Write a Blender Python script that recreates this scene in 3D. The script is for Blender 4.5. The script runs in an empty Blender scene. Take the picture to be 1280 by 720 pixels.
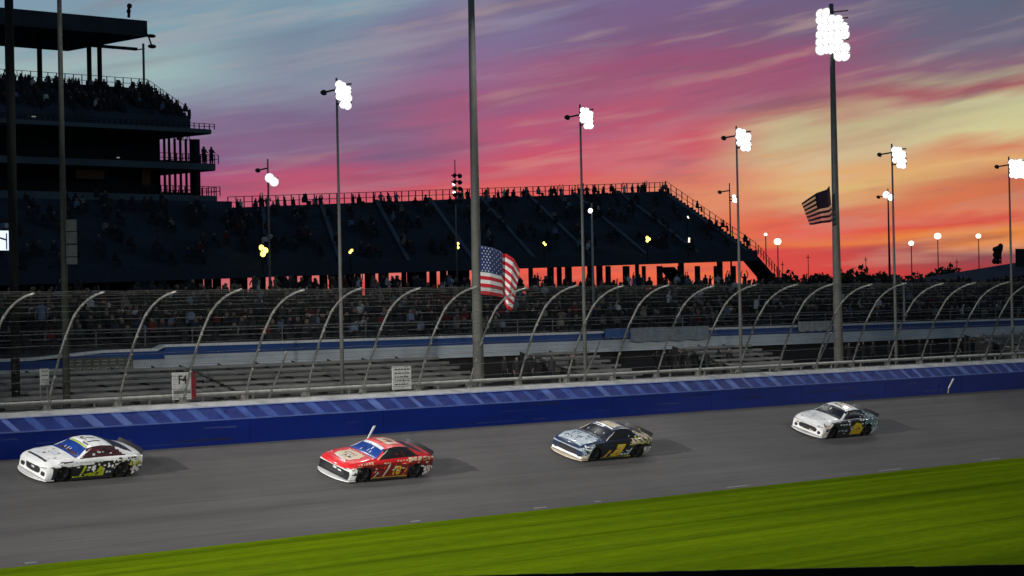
import bpy, bmesh, math, random
from mathutils import Vector, Matrix
from mathutils.bvhtree import BVHTree
random.seed(7)
S = bpy.context.scene
COL = S.collection
R = math.radians

# ------------------------------------------------------------------ camera
CZ, F, ROLL, PITCH = 8.55, 3000.0, 0.020, 27 / 3000.0
ALPHA = math.atan2(2860, F)
f_h = Vector((math.cos(ALPHA), math.sin(ALPHA), 0))
r_h = Vector((math.sin(ALPHA), -math.cos(ALPHA), 0))
up0 = Vector((0, 0, 1))
fwd = (f_h * math.cos(PITCH) + up0 * math.sin(PITCH)).normalized()
u0 = r_h.cross(fwd).normalized()
CR = r_h * math.cos(ROLL) - u0 * math.sin(ROLL)
CU = u0 * math.cos(ROLL) + r_h * math.sin(ROLL)
CAMP = Vector((0, 0, CZ))

def ray(px, py):
    return (fwd + CR * ((px - 640) / F) + CU * ((360 - py) / F)).normalized()

def P(px, py, Y):                    # point of the plane at depth Y that shows at a pixel of the photo
    d = ray(px, py)
    return CAMP + d * (Y / d.y)

YE, BK, YW = 70.75, 0.31, 80.8
def bank(Y):                         # track surface height across its width
    return -.16 if Y < YE else -.16 + (Y - YE) * BK

def on_track(px, py):
    d = ray(px, py)
    t = (CZ + .16 + YE * BK) / (BK * d.y - d.z)
    return CAMP + d * t

cam = bpy.data.objects.new('camera', bpy.data.cameras.new('camera'))
COL.objects.link(cam)
cam.data.sensor_width = 36
cam.data.lens = 36 * F / 1280
cam.data.clip_start = 0.5
cam.data.clip_end = 6000
M = Matrix((CR, CU, -fwd)).transposed().to_4x4()
M.translation = CAMP
cam.matrix_world = M
S.camera = cam
S.view_settings.view_transform = 'Standard'
S.view_settings.look = 'None'
S.view_settings.exposure = 0
S.view_settings.gamma = 1

# ------------------------------------------------------------------ materials
def lin(r, g, b):
    def c(v):
        v /= 255.0
        return v / 12.92 if v <= 0.04045 else ((v + 0.055) / 1.055) ** 2.4
    return (c(r), c(g), c(b), 1)

MATS = {}
def mat(name, col, rough=0.7, metal=0.0, var=0.25, scale=3.0, bump=0.0, stretch=None, coat=0.0, emit=None, estr=0.0, spec=0.5):
    if name in MATS: return MATS[name]
    m = bpy.data.materials.new(name); m.use_nodes = True
    nt = m.node_tree; b = nt.nodes['Principled BSDF']
    c = (col[0], col[1], col[2], 1)
    b.inputs['Roughness'].default_value = rough
    b.inputs['Metallic'].default_value = metal
    b.inputs['Coat Weight'].default_value = coat
    b.inputs['Specular IOR Level'].default_value = spec
    tc = nt.nodes.new('ShaderNodeTexCoord'); mp = nt.nodes.new('ShaderNodeMapping')
    nt.links.new(tc.outputs['Object'], mp.inputs['Vector'])
    if stretch: mp.inputs['Scale'].default_value = stretch
    n = nt.nodes.new('ShaderNodeTexNoise'); n.inputs['Scale'].default_value = scale; n.inputs['Detail'].default_value = 6
    n.inputs['Roughness'].default_value = 0.65
    nt.links.new(mp.outputs[0], n.inputs['Vector'])
    mix = nt.nodes.new('ShaderNodeMix'); mix.data_type = 'RGBA'
    mix.inputs['A'].default_value = tuple(max(0, v * (1 - var)) for v in c[:3]) + (1,)
    mix.inputs['B'].default_value = tuple(min(1, v * (1 + var)) for v in c[:3]) + (1,)
    mr = nt.nodes.new('ShaderNodeMapRange'); mr.inputs['From Min'].default_value = .3; mr.inputs['From Max'].default_value = .7
    nt.links.new(n.outputs['Fac'], mr.inputs['Value']); nt.links.new(mr.outputs[0], mix.inputs['Factor'])
    nt.links.new(mix.outputs['Result'], b.inputs['Base Color'])
    if bump:
        bp = nt.nodes.new('ShaderNodeBump'); bp.inputs['Strength'].default_value = bump; bp.inputs['Distance'].default_value = .05
        nt.links.new(n.outputs['Fac'], bp.inputs['Height']); nt.links.new(bp.outputs[0], b.inputs['Normal'])
    if emit:
        b.inputs['Emission Color'].default_value = tuple(emit) + (1,)
        b.inputs['Emission Strength'].default_value = estr
        m.cycles.emission_sampling = 'NONE'
    MATS[name] = m
    return m

# ------------------------------------------------------------------ mesh helpers
class MB:
    def __init__(s): s.v = []; s.f = []; s.m = []
    def quad(s, a, b, c, d, mi=0):
        k = len(s.v); s.v += [tuple(a), tuple(b), tuple(c), tuple(d)]; s.f.append((k, k+1, k+2, k+3)); s.m.append(mi)
    def poly(s, pts, mi=0):
        k = len(s.v); s.v += [tuple(p) for p in pts]; s.f.append(tuple(range(k, k+len(pts)))); s.m.append(mi)
    def hexa(s, p, mi=0):            # 8 corners: bottom ring 0-3, top ring 4-7
        k = len(s.v); s.v += [tuple(q) for q in p]
        for f in ((3,2,1,0),(4,5,6,7),(0,1,5,4),(1,2,6,5),(2,3,7,6),(3,0,4,7)):
            s.f.append(tuple(k+i for i in f)); s.m.append(mi)
    def box(s, x0, x1, y0, y1, z0, z1, mi=0):
        s.hexa([(x0,y0,z0),(x1,y0,z0),(x1,y1,z0),(x0,y1,z0),(x0,y0,z1),(x1,y0,z1),(x1,y1,z1),(x0,y1,z1)], mi)
    def prism_x(s, prof, x0, x1, mi=0):   # profile of (y,z) extruded along x
        n = len(prof); k = len(s.v)
        s.v += [(x0, y, z) for y, z in prof] + [(x1, y, z) for y, z in prof]
        for i in range(n):
            j = (i+1) % n
            s.f.append((k+i, k+j, k+n+j, k+n+i)); s.m.append(mi)
        s.f.append(tuple(k+i for i in range(n-1, -1, -1))); s.m.append(mi)
        s.f.append(tuple(k+n+i for i in range(n))); s.m.append(mi)
    def tube(s, pts, r, n=6, mi=0, cap=True):
        pts = [Vector(p) for p in pts]
        rs = r if isinstance(r, (list, tuple)) else [r]*len(pts)
        k = len(s.v)
        for i, p in enumerate(pts):
            if i == 0: t = pts[1]-p
            elif i == len(pts)-1: t = p-pts[i-1]
            else: t = pts[i+1]-pts[i-1]
            t.normalize()
            a = t.cross(Vector((0,0,1)))
            if a.length < 0.05: a = t.cross(Vector((1,0,0)))
            a.normalize(); b = t.cross(a)
            for j in range(n):
                an = 2*math.pi*j/n
                s.v.append(tuple(p + (a*math.cos(an)+b*math.sin(an))*rs[i]))
        for i in range(len(pts)-1):
            for j in range(n):
                j2 = (j+1) % n
                s.f.append((k+i*n+j, k+i*n+j2, k+(i+1)*n+j2, k+(i+1)*n+j)); s.m.append(mi)
        if cap:
            s.f.append(tuple(k+j for j in range(n-1, -1, -1))); s.m.append(mi)
            q = k+(len(pts)-1)*n
            s.f.append(tuple(q+j for j in range(n))); s.m.append(mi)
    def ell(s, c, rx, ry, rz, n=8, m=5, mi=0):
        k = len(s.v)
        for i in range(m+1):
            ph = math.pi*i/m
            for j in range(n):
                th = 2*math.pi*j/n
                s.v.append((c[0]+rx*math.sin(ph)*math.cos(th), c[1]+ry*math.sin(ph)*math.sin(th), c[2]-rz*math.cos(ph)))
        for i in range(m):
            for j in range(n):
                j2 = (j+1) % n
                s.f.append((k+i*n+j, k+i*n+j2, k+(i+1)*n+j2, k+(i+1)*n+j)); s.m.append(mi)
    def build(s, name, mats, parent=None, smooth=False, loc=None):
        me = bpy.data.meshes.new(name)
        me.from_pydata(s.v, [], s.f)
        if not isinstance(mats, (list, tuple)): mats = [mats]
        for m in mats: me.materials.append(m)
        me.polygons.foreach_set('material_index', s.m)
        if smooth: me.polygons.foreach_set('use_smooth', [True]*len(s.f))
        me.validate(); me.update()
        o = bpy.data.objects.new(name, me); COL.objects.link(o)
        if parent: o.parent = parent
        if loc is not None: o.location = loc
        return o

def tag(o, label=None, cat=None, group=None, kind=None):
    if label: o['label'] = label
    if cat: o['category'] = cat
    if group: o['group'] = group
    if kind: o['kind'] = kind
    return o

def empty(name, loc, label, cat, group=None, rz=0):
    o = bpy.data.objects.new(name, None); COL.objects.link(o)
    o.location = loc; o.rotation_euler = (0, 0, rz); o.empty_display_size = .3
    return tag(o, label, cat, group)

def copy_tree(o, parent=None):
    c = o.copy(); COL.objects.link(c); c.parent = parent
    for ch in list(o.children): copy_tree(ch, c)
    return c

# ------------------------------------------------------------------ sky
W = bpy.data.worlds.new('World'); S.world = W; W.use_nodes = True
nt = W.node_tree; nt.nodes.clear()
N = nt.nodes.new; Lk = nt.links.new
def mth(op, a, b=None, c=None, clamp=False):
    n = N('ShaderNodeMath'); n.operation = op; n.use_clamp = clamp
    for i, v in enumerate((a, b, c)):
        if v is None: continue
        if isinstance(v, (int, float)): n.inputs[i].default_value = v
        else: Lk(v, n.inputs[i])
    return n.outputs[0]
def smooth(v, a, b):
    n = N('ShaderNodeMapRange'); n.interpolation_type = 'SMOOTHSTEP'
    n.inputs['From Min'].default_value = a; n.inputs['From Max'].default_value = b
    Lk(v, n.inputs['Value']); return n.outputs[0]
def mixc(f, a, b, mode='MIX'):
    n = N('ShaderNodeMix'); n.data_type = 'RGBA'; n.blend_type = mode
    for k, v in (('Factor', f), ('A', a), ('B', b)):
        if isinstance(v, (int, float, tuple)): n.inputs[k].default_value = v
        else: Lk(v, n.inputs[k])
    return n.outputs['Result']
tc = N('ShaderNodeTexCoord')
def dot(v):
    n = N('ShaderNodeVectorMath'); n.operation = 'DOT_PRODUCT'; Lk(tc.outputs['Generated'], n.inputs[0]); n.inputs[1].default_value = v; return n.outputs['Value']
az = mth('MULTIPLY', mth('ARCTAN2', dot(r_h), dot(f_h)), 3000)          # azimuth, milliradian-like units
el = mth('MULTIPLY', mth('ARCSINE', dot((0, 0, 1))), 3000)               # elevation
# cloud streaks: long soft noise sheared upward to the right
sh = mth('SUBTRACT', el, mth('MULTIPLY', az, mth('MULTIPLY_ADD', smooth(el, 20, 330), .15, .03)))
cx = N('ShaderNodeCombineXYZ'); Lk(mth('MULTIPLY', az, .0013), cx.inputs[0]); Lk(mth('MULTIPLY', sh, .0125), cx.inputs[1])
def noise(sc, det, off, rough=.55):
    a = N('ShaderNodeVectorMath'); a.operation = 'ADD'; Lk(cx.outputs[0], a.inputs[0]); a.inputs[1].default_value = off
    n = N('ShaderNodeTexNoise'); n.inputs['Scale'].default_value = sc; n.inputs['Detail'].default_value = det; n.inputs['Roughness'].default_value = rough
    n.inputs['Distortion'].default_value = .12
    Lk(a.outputs[0], n.inputs['Vector']); return n.outputs['Fac']
n1 = noise(1.3, 5, (3.1, 1.7, 0)); n2 = noise(2.6, 4, (7.3, 4.2, 2), .5); n3 = noise(.6, 3, (1.3, 9.2, 5))
elw = mth('ADD', el, mth('ADD', mth('MULTIPLY', mth('SUBTRACT', n1, .5), 85), mth('MULTIPLY', mth('SUBTRACT', n2, .5), 75)))
azw = mth('ADD', az, mth('MULTIPLY', mth('SUBTRACT', n3, .5), 420))
HM = 520.0
def column(px, rows):                # rows: (photo y, r, g, b)
    hz = 387 - .02 * (px - 640)
    n = N('ShaderNodeValToRGB'); cr = n.color_ramp
    pts = sorted([(max(0.0, min(1, (hz - y) / HM)), lin(r, g, b)) for y, r, g, b in rows])
    cr.elements[0].position, cr.elements[0].color = pts[0]
    cr.elements[1].position, cr.elements[1].color = pts[-1]
    for p, c in pts[1:-1]:
        e = cr.elements.new(p); e.color = c
    Lk(mth('DIVIDE', elw, HM), n.inputs[0])
    return n.outputs[0]
cols = [
 (180, [(-120,80,100,130),(0,126,152,172),(45,130,162,176),(90,156,184,184),(125,146,160,172),(165,130,120,152),(200,138,96,134),(235,172,90,130),(300,185,80,100),(390,190,75,80)]),
 (420, [(-120,80,95,125),(0,130,160,176),(50,122,140,160),(100,136,142,162),(150,126,106,140),(190,138,98,132),(215,178,86,116),(240,200,88,108),(330,215,80,80),(390,200,70,65)]),
 (640, [(-120,85,90,120),(0,124,126,156),(50,130,112,148),(95,150,106,142),(140,158,92,128),(175,196,88,116),(215,212,86,102),(240,222,98,98),(300,230,90,80),(345,240,95,75),(390,200,70,60)]),
 (840, [(-120,85,85,110),(0,120,100,140),(50,126,96,132),(90,165,86,122),(125,172,92,118),(155,198,86,108),(195,212,92,100),(222,220,120,102),(250,226,142,106),(290,230,116,82),(345,245,110,70),(390,200,70,55)]),
 (1000,[(-120,80,80,105),(0,112,98,134),(45,122,98,128),(85,158,84,118),(115,162,96,114),(150,184,124,114),(165,196,176,138),(190,212,194,148),(210,226,172,118),(234,224,184,122),(258,214,112,88),(278,232,88,66),(300,232,116,72),(318,216,80,74),(345,222,66,60),(390,170,50,50)]),
 (1260,[(-120,75,80,105),(0,96,108,128),(45,108,104,128),(82,138,104,122),(100,172,156,134),(118,168,92,100),(138,200,196,152),(168,212,204,150),(192,212,130,96),(212,226,172,112),(236,200,112,82),(258,226,120,76),(276,216,70,60),(296,236,140,66),(312,140,78,84),(335,170,62,66),(390,120,50,55)]),
]
sky = None
for i, (px, rows) in enumerate(cols):
    c = column(px, rows)
    sky = c if sky is None else mixc(smooth(azw, cols[i-1][0] - 640, px - 640), sky, c)
# thin lighter and darker wisps
n4 = noise(4.2, 4, (2.3, 8.2, 7), .5)
sky = mixc(mth('MULTIPLY', smooth(n2, .50, .72), .20), sky, lin(205, 172, 168))
n4k = smooth(az, -900, 500)
sky = mixc(mth('MULTIPLY', smooth(n4, .52, .75), mth('MULTIPLY_ADD', n4k, .22, .06)), sky, lin(225, 190, 160))
sky = mixc(mth('MULTIPLY', smooth(n4, .46, .26), mth('MULTIPLY_ADD', n4k, .30, .08)), sky, lin(110, 78, 105))
sky = mixc(mth('MULTIPLY', smooth(n1, .48, .28), .34), sky, lin(108, 84, 110))
sky = mixc(1.0, sky, (.97, .98, .98, 1), 'MULTIPLY')
# away from the sunset the sky is dusk
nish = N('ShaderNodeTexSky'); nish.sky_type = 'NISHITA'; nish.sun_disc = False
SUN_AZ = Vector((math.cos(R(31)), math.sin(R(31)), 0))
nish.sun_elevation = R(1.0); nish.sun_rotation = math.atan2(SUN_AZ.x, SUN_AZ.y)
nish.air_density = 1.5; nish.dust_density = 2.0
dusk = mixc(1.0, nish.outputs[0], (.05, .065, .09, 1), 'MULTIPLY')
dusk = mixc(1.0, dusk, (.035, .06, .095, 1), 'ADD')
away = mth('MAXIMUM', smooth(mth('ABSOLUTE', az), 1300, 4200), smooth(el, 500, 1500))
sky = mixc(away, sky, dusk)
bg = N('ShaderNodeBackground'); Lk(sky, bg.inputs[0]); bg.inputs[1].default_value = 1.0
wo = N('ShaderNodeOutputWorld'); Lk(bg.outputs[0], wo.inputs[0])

sun = bpy.data.objects.new('sun', bpy.data.lights.new('sun', 'SUN')); COL.objects.link(sun)
sun.data.energy = 0.12; sun.data.angle = R(.5); sun.data.color = (1, .45, .25)
sd = (SUN_AZ * math.cos(R(1)) + Vector((0, 0, math.sin(R(1)))))
sun.rotation_euler = (-sd).to_track_quat('-Z', 'Y').to_euler()

def spot(loc, aim, power, size, blend=.6, col=(1, .965, .92), rad=.7):
    l = bpy.data.lights.new('floodlight_lamp', 'SPOT'); l.energy = power; l.spot_size = R(size); l.spot_blend = blend
    l.color = col; l.shadow_soft_size = rad
    o = bpy.data.objects.new('floodlight_lamp', l); COL.objects.link(o); o.location = loc
    o.rotation_euler = (Vector(aim) - Vector(loc)).to_track_quat('-Z', 'Y').to_euler()
    return o

# ------------------------------------------------------------------ ground, track, grass
def ground_material():
    m = mat('dusty_ground', (.035, .033, .03), .95, var=.4, scale=.2)
    return m
g = MB()
g.quad((-1500, -600, -.25), (3500, -600, -.25), (3500, 60, -.25), (-1500, 60, -.25))
g.quad((-1500, 60, -.25), (3500, 60, -.25), (3500, 82.6, -.25), (-1500, 82.6, -.25))
g.quad((-1500, 82.6, 4.3), (3500, 82.6, 4.3), (3500, 4500, 4.3), (-1500, 4500, 4.3))
tag(g.build('ground', ground_material()), 'dark bare ground around and behind the speedway', kind='structure')

def track_material():
    m = bpy.data.materials.new('asphalt'); m.use_nodes = True; nt = m.node_tree; L = nt.links.new
    b = nt.nodes['Principled BSDF']; b.inputs['Roughness'].default_value = .8; b.inputs['Specular IOR Level'].default_value = .35
    tc = nt.nodes.new('ShaderNodeTexCoord')
    def nz(sx, sy, sc, det=5):
        mp = nt.nodes.new('ShaderNodeMapping'); mp.inputs['Scale'].default_value = (sx, sy, sy); L(tc.outputs['Object'], mp.inputs[0])
        n = nt.nodes.new('ShaderNodeTexNoise'); n.inputs['Scale'].default_value = sc; n.inputs['Detail'].default_value = det; n.inputs['Roughness'].default_value = .6
        L(mp.outputs[0], n.inputs['Vector']); return n.outputs['Fac']
    def ramp(v, pts):
        r = nt.nodes.new('ShaderNodeValToRGB'); cr = r.color_ramp
        cr.elements[0].position, cr.elements[0].color = pts[0]; cr.elements[1].position, cr.elements[1].color = pts[-1]
        for p, c in pts[1:-1]: e = cr.elements.new(p); e.color = c
        L(v, r.inputs[0]); return r.outputs[0]
    def mul(a, bb, f=1.0, mode='MULTIPLY'):
        n = nt.nodes.new('ShaderNodeMix'); n.data_type = 'RGBA'; n.blend_type = mode; n.inputs['Factor'].default_value = f
        L(a, n.inputs['A']); L(bb, n.inputs['B']); return n.outputs['Result']
    G = lambda v: (v * 1.0, v, v * 1.0, 1)
    base = ramp(nz(.02, .55, 1.0), [(.30, (.074, .071, .069, 1)), (.5, (.086, .082, .080, 1)), (.72, (.100, .095, .092, 1))])
    lanes = ramp(nz(.004, 1.1, .8, 3), [(.35, G(.86)), (.55, G(1.0)), (.7, G(1.07))])
    fine = ramp(nz(.12, 2.2, 3.0), [(.3, G(.86)), (.7, G(1.14))])
    rub = ramp(nz(.006, 3.4, 1.0, 4), [(.28, G(.72)), (.42, G(1.0))])
    patch = ramp(nz(.05, .16, 1.2), [(.36, G(.86)), (.6, G(1.06))])
    c = mul(mul(mul(mul(base, lanes), fine), patch), rub, .75)
    grit = ramp(nz(1, 1, 26, 3), [(.3, G(.84)), (.7, G(1.16))])
    c = mul(c, grit)
    L(c, b.inputs['Base Color'])
    bp = nt.nodes.new('ShaderNodeBump'); bp.inputs['Strength'].default_value = .25; bp.inputs['Distance'].default_value = .01
    L(nz(1, 1, 60, 3), bp.inputs['Height']); L(bp.outputs[0], b.inputs['Normal'])
    return m
t = MB()
ys = [YE, 73, 75.5, 78, YW + .08]
for i in range(4):
    t.quad((-400, ys[i], bank(ys[i])+.0), (900, ys[i], bank(ys[i])), (900, ys[i+1], bank(ys[i+1])), (-400, ys[i+1], bank(ys[i+1])))
tr = t.build('racetrack', track_material())
tag(tr, 'grey asphalt racing surface banked up to the blue wall', kind='structure')

def grass_material():
    m = bpy.data.materials.new('mown_grass'); m.use_nodes = True; nt = m.node_tree; L = nt.links.new
    b = nt.nodes['Principled BSDF']; b.inputs['Roughness'].default_value = .9; b.inputs['Specular IOR Level'].default_value = .0
    tc = nt.nodes.new('ShaderNodeTexCoord')
    def nz(sx, sy, sc, det=5, rot=0):
        mp = nt.nodes.new('ShaderNodeMapping'); mp.inputs['Scale'].default_value = (sx, sy, sy); mp.inputs['Rotation'].default_value = (0, 0, rot)
        L(tc.outputs['Object'], mp.inputs[0])
        n = nt.nodes.new('ShaderNodeTexNoise'); n.inputs['Scale'].default_value = sc; n.inputs['Detail'].default_value = det; n.inputs['Roughness'].default_value = .6
        L(mp.outputs[0], n.inputs['Vector']); return n.outputs['Fac']
    def ramp(v, pts):
        r = nt.nodes.new('ShaderNodeValToRGB'); cr = r.color_ramp
        cr.elements[0].position, cr.elements[0].color = pts[0]; cr.elements[1].position, cr.elements[1].color = pts[-1]
        for p, c in pts[1:-1]: e = cr.elements.new(p); e.color = c
        L(v, r.inputs[0]); return r.outputs[0]
    def mul(a, bb, f=1.0):
        n = nt.nodes.new('ShaderNodeMix'); n.data_type = 'RGBA'; n.blend_type = 'MULTIPLY'; n.inputs['Factor'].default_value = f
        L(a, n.inputs['A']); L(bb, n.inputs['B']); return n.outputs['Result']
    base = ramp(nz(.03, .35, 1.0), [(.3, (.070, .118, .004, 1)), (.5, (.094, .148, .004, 1)), (.7, (.125, .184, .004, 1))])
    mow = ramp(nz(.012, .9, 1.0, 4, R(-3)), [(.32, (.62, .66, .6, 1)), (.5, (1, 1, 1, 1)), (.68, (1.25, 1.18, 1.1, 1))])
    fine = ramp(nz(.5, 3.0, 2.0), [(.3, (.8, .8, .8, 1)), (.7, (1.2, 1.2, 1.2, 1))])
    bl = ramp(nz(4, 9, 3.0, 4), [(.3, (.76, .78, .76, 1)), (.7, (1.24, 1.22, 1.2, 1))])
    L(mul(mul(mul(base, mow), fine), bl), b.inputs['Base Color'])
    bp = nt.nodes.new('ShaderNodeBump'); bp.inputs['Strength'].default_value = .5; bp.inputs['Distance'].default_value = .04
    L(nz(5, 12, 3.0, 4), bp.inputs['Height']); L(bp.outputs[0], b.inputs['Normal'])
    return m
gr = MB()
nx = 260; random.seed(3)
edge = []
for i in range(nx + 1):
    x = -400 + 1300 * i / nx
    edge.append((x, YE + .06 + .05 * math.sin(x * .31) + random.uniform(-.05, .05)))
for i in range(nx):
    (xa, ya), (xb, yb) = edge[i], edge[i+1]
    gr.quad((xa, -60, -.17), (xb, -60, -.17), (xb, YE-.4, -.14), (xa, YE-.4, -.14))
    gr.quad((xa, YE-.4, -.14), (xb, YE-.4, -.14), (xb, yb, -.12), (xa, ya, -.12))
tag(gr.build('infield_grass', grass_material()), 'mown bright green grass between the track and the pits', 'grass', kind='stuff')

mk = MB(); random.seed(5)
def mark(xa, xb, Y, w):
    mk.quad((xa, Y, bank(Y)+.006), (xb, Y, bank(Y)+.006), (xb, Y+w, bank(Y+w)+.006), (xa, Y+w, bank(Y+w)+.006))
for px0, px1 in ((508, 520), (662, 678), (738, 746), (904, 930), (1094, 1122), (1222, 1246), (25, 40)):
    a = P(px0, 400, YE+.35); b_ = P(px1, 400, YE+.35)
    mark(a.x, b_.x, YE+.28, .09)
for x in range(0, 60): 
    if random.random() < .0: mark(x*3, x*3+1.5, 69.9, .1)
wp = mat('worn_white_paint', (.19, .19, .18), .7, var=.3, scale=4)
tag(mk.build('track_edge_line', wp), 'worn broken white line along the grass edge of the track', kind='structure')

# ------------------------------------------------------------------ barrier wall
conc = mat('pale_concrete', (.50, .50, .48), .85, var=.22, scale=1.2)
blue = mat('barrier_blue', (.0005, .012, .145), .45, var=.22, scale=.7, stretch=(.3, 1, 1.5), spec=.35)
blueb = mat('band_blue', (.002, .016, .15), .5, var=.25, scale=.9)
lblue = mat('band_light_blue', (.075, .125, .36), .55, var=.35, scale=1.5)
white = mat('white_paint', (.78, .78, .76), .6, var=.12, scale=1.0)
WX0, WX1 = -60, 420
wall = empty('safety_barrier', (80, YW+.05, 2.8), 'blue foam safety barrier with a striped upper band beside the track', 'barrier')
def wp_(o): o.location = -wall.location; o.parent = wall; return o
z0 = bank(YW)
b1 = MB(); x = WX0
while x < WX1:
    L_ = 8.0
    b1.prism_x([(YW, z0-.1), (YW, z0+1.05), (YW+.35, z0+1.05), (YW+.35, z0-.1)], x+.012, x+L_-.012)
    x += L_
wp_(b1.build('barrier_face', blue))
random.seed(44); sc_ = MB()
for i in range(70):
    xx = random.uniform(40, 190); zz = z0+random.uniform(.15, .9); ll = random.uniform(.4, 3.5); hh = random.uniform(.012, .05)
    sc_.quad((xx, YW-.004, zz), (xx+ll, YW-.004, zz+random.uniform(-.05, .05)), (xx+ll, YW-.004, zz+hh), (xx, YW-.004, zz+hh), random.randrange(2))
wp_(sc_.build('stain', [mat('rubber_scuff', (.004, .006, .02), .8), mat('pale_scuff', (.015, .03, .14), .8)]))
b2 = MB(); b2.prism_x([(YW-.02, z0+1.055), (YW-.02, z0+1.10), (YW+.6, z0+1.10), (YW+.6, z0+1.055)], WX0, WX1)
wp_(b2.build('barrier_cap_strip', lblue))
b3 = MB(); random.seed(11); x = WX0
zA, zB = z0+1.105, z0+1.62
i = 0
while x < WX1:
    wd = .85 + random.uniform(-.12, .12); lw = .40 + random.uniform(-.15, .2)
    sk = -.22
    ya, yb = YW+.16, YW+.5
    for xa, xb, mi in ((x, x+wd, 0), (x+wd, x+wd+lw, 1 if random.random() < .3 else 2)):
        b3.hexa([(xa-sk, ya, zA), (xb-sk, ya, zA), (xb-sk, ya+.3, zA), (xa-sk, ya+.3, zA), (xa+sk, yb, zB), (xb+sk, yb, zB), (xb+sk, yb+.3, zB), (xa+sk, yb+.3, zB)], mi)
    x += wd + lw; i += 1
wp_(b3.build('striped_band', [blueb, lblue, mat('band_mid_blue', (.03, .07, .28), .5, var=.4, scale=3)]))
b4 = MB(); b4.box(WX0, WX1, YW+.48, YW+.6, zB, zB+.05); wp_(b4.build('top_strip', mat('strip_pale_blue', (.40, .44, .62), .6)))
cw = MB(); cw.prism_x([(YW+.62, z0-.3), (YW+.62, z0+1.66), (YW+.66, z0+1.82), (82.5, z0+1.82), (82.6, z0-.3)], WX0, WX1)
cwo = cw.build('concrete_wall', conc); tag(cwo, 'pale concrete retaining wall whose top shows above the blue barrier', 'wall')
CT = z0 + 1.82

# ------------------------------------------------------------------ catch fence
steel = mat('galvanised_steel', (.24, .24, .22), .45, metal=.35, var=.3, scale=2.5)
steeld = mat('weathered_steel', (.22, .215, .20), .6, metal=.3, var=.35, scale=2.5)
fence = empty('catch_fence', (88, 81.95, CT), 'tall wire catch fence whose steel posts arch over the track', 'fence')
PROF = [(0, 0), (-.12, .4), (-.5, 1.33), (-.9, 2.15), (-1.3, 2.87), (-1.94, 3.76), (-2.4, 4.12), (-2.87, 4.38), (-3.4, 4.57), (-3.98, 4.68)]
PROF = [(y*1.02, z*1.03) for y, z in PROF]
def prof_at(s):
    s *= len(PROF)-1; i = min(int(s), len(PROF)-2); f = s-i
    return (PROF[i][0]*(1-f)+PROF[i+1][0]*f, PROF[i][1]*(1-f)+PROF[i+1][1]*f)
proto = MB()
proto.tube([(0, y, z) for y, z in PROF], .052, 8)
for y, z in PROF[1:6]: proto.box(-.045, .045, y-.10, y-.05, z-.05, z+.05)
post0 = proto.build('post', steel, fence, smooth=True)
bp0 = MB(); bp0.box(-.17, .17, -.2, .22, 0, .05); bp0.box(-.11, .11, -.12, .14, .05, .26)
base0 = bp0.build('base_plate', steeld, post0)
X0P = 58.2 - 3.513*7
for k in range(38):
    if k == 0: p, q = post0, base0
    else:
        p = post0.copy(); COL.objects.link(p); p.parent = fence
        q = base0.copy(); COL.objects.link(q); q.parent = p
    p.location = (X0P + 3.513*k - 88 + random.uniform(-.06, .06), 0, 0)
    p.rotation_euler = (random.uniform(-.012, .012), random.uniform(-.012, .012), random.uniform(-.03, .03))
XA, XB = X0P - 1, X0P + 3.513*37 + 1
cb = MB()
for s in [i/15 for i in range(0, 16)]:
    y, z = prof_at(s)
    pts = []
    xx = XA
    while xx <= XB + .1:
        pts.append((xx-88, y-.08, z + .03)); pts.append((xx+1.8-88, y-.08, z + .0)); xx += 3.513
    cb.tube(pts, .009, 4)
cb.build('cables', mat('dark_cable', (.085, .085, .08), .6), fence)
wm = MB()
ps = [prof_at(i/9) for i in range(10)]
x = XA
while x < XB:
    for i in range(9):
        (ya, za), (yb, zb) = ps[i], ps[i+1]
        w = .0028
        wm.quad((x-w-88, ya-.1, za), (x+w-88, ya-.1, za), (x+w-88, yb-.1, zb), (x-w-88, yb-.1, zb))
    x += .14
for j in range(44):
    y, z = prof_at(j/43)
    wm.quad((XA-88, y-.1, z), (XB-88, y-.1, z), (XB-88, y-.1, z+.0045), (XA-88, y-.1, z+.007))
wm.build('wire_mesh', mat('dark_wire', (.06, .06, .055), .7), fence)
# rear brace posts of the fence seen between the arches
for px in (745, 1035, 352, 1265):
    a = P(px-16, 470, 82.3)
    m = MB(); m.tube([(a.x-88, .4, 0), (a.x-88+.1, -.5, 1.6), (a.x-88+.1, -.75, 2.1)], .05, 6)
    m.build('brace', steel, fence)

# white tube guard rail on the walkway
gd = empty('guard_rail', (60, 85.3, 4.3), 'pale tube guard rail running behind the catch fence', 'rail')
m = MB()
for x in (i*3.0 for i in range(-10, 60)): m.box(x-.04-60, x+.04-60, -.04, .04, 0, .62)
m.build('rail_post', steel, gd)
m = MB(); m.tube([(x-60, 0, .68) for x in range(-40, 200, 6)], .085, 8); m.build('rail_tube', mat('dull_white_pipe', (.42,.42,.38), .6, var=.2), gd, smooth=True)
m = MB(); m.tube([(x-60, 0, .34) for x in range(-40, 200, 6)], .04, 6); m.build('lower_tube', steel, gd, smooth=True)

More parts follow.
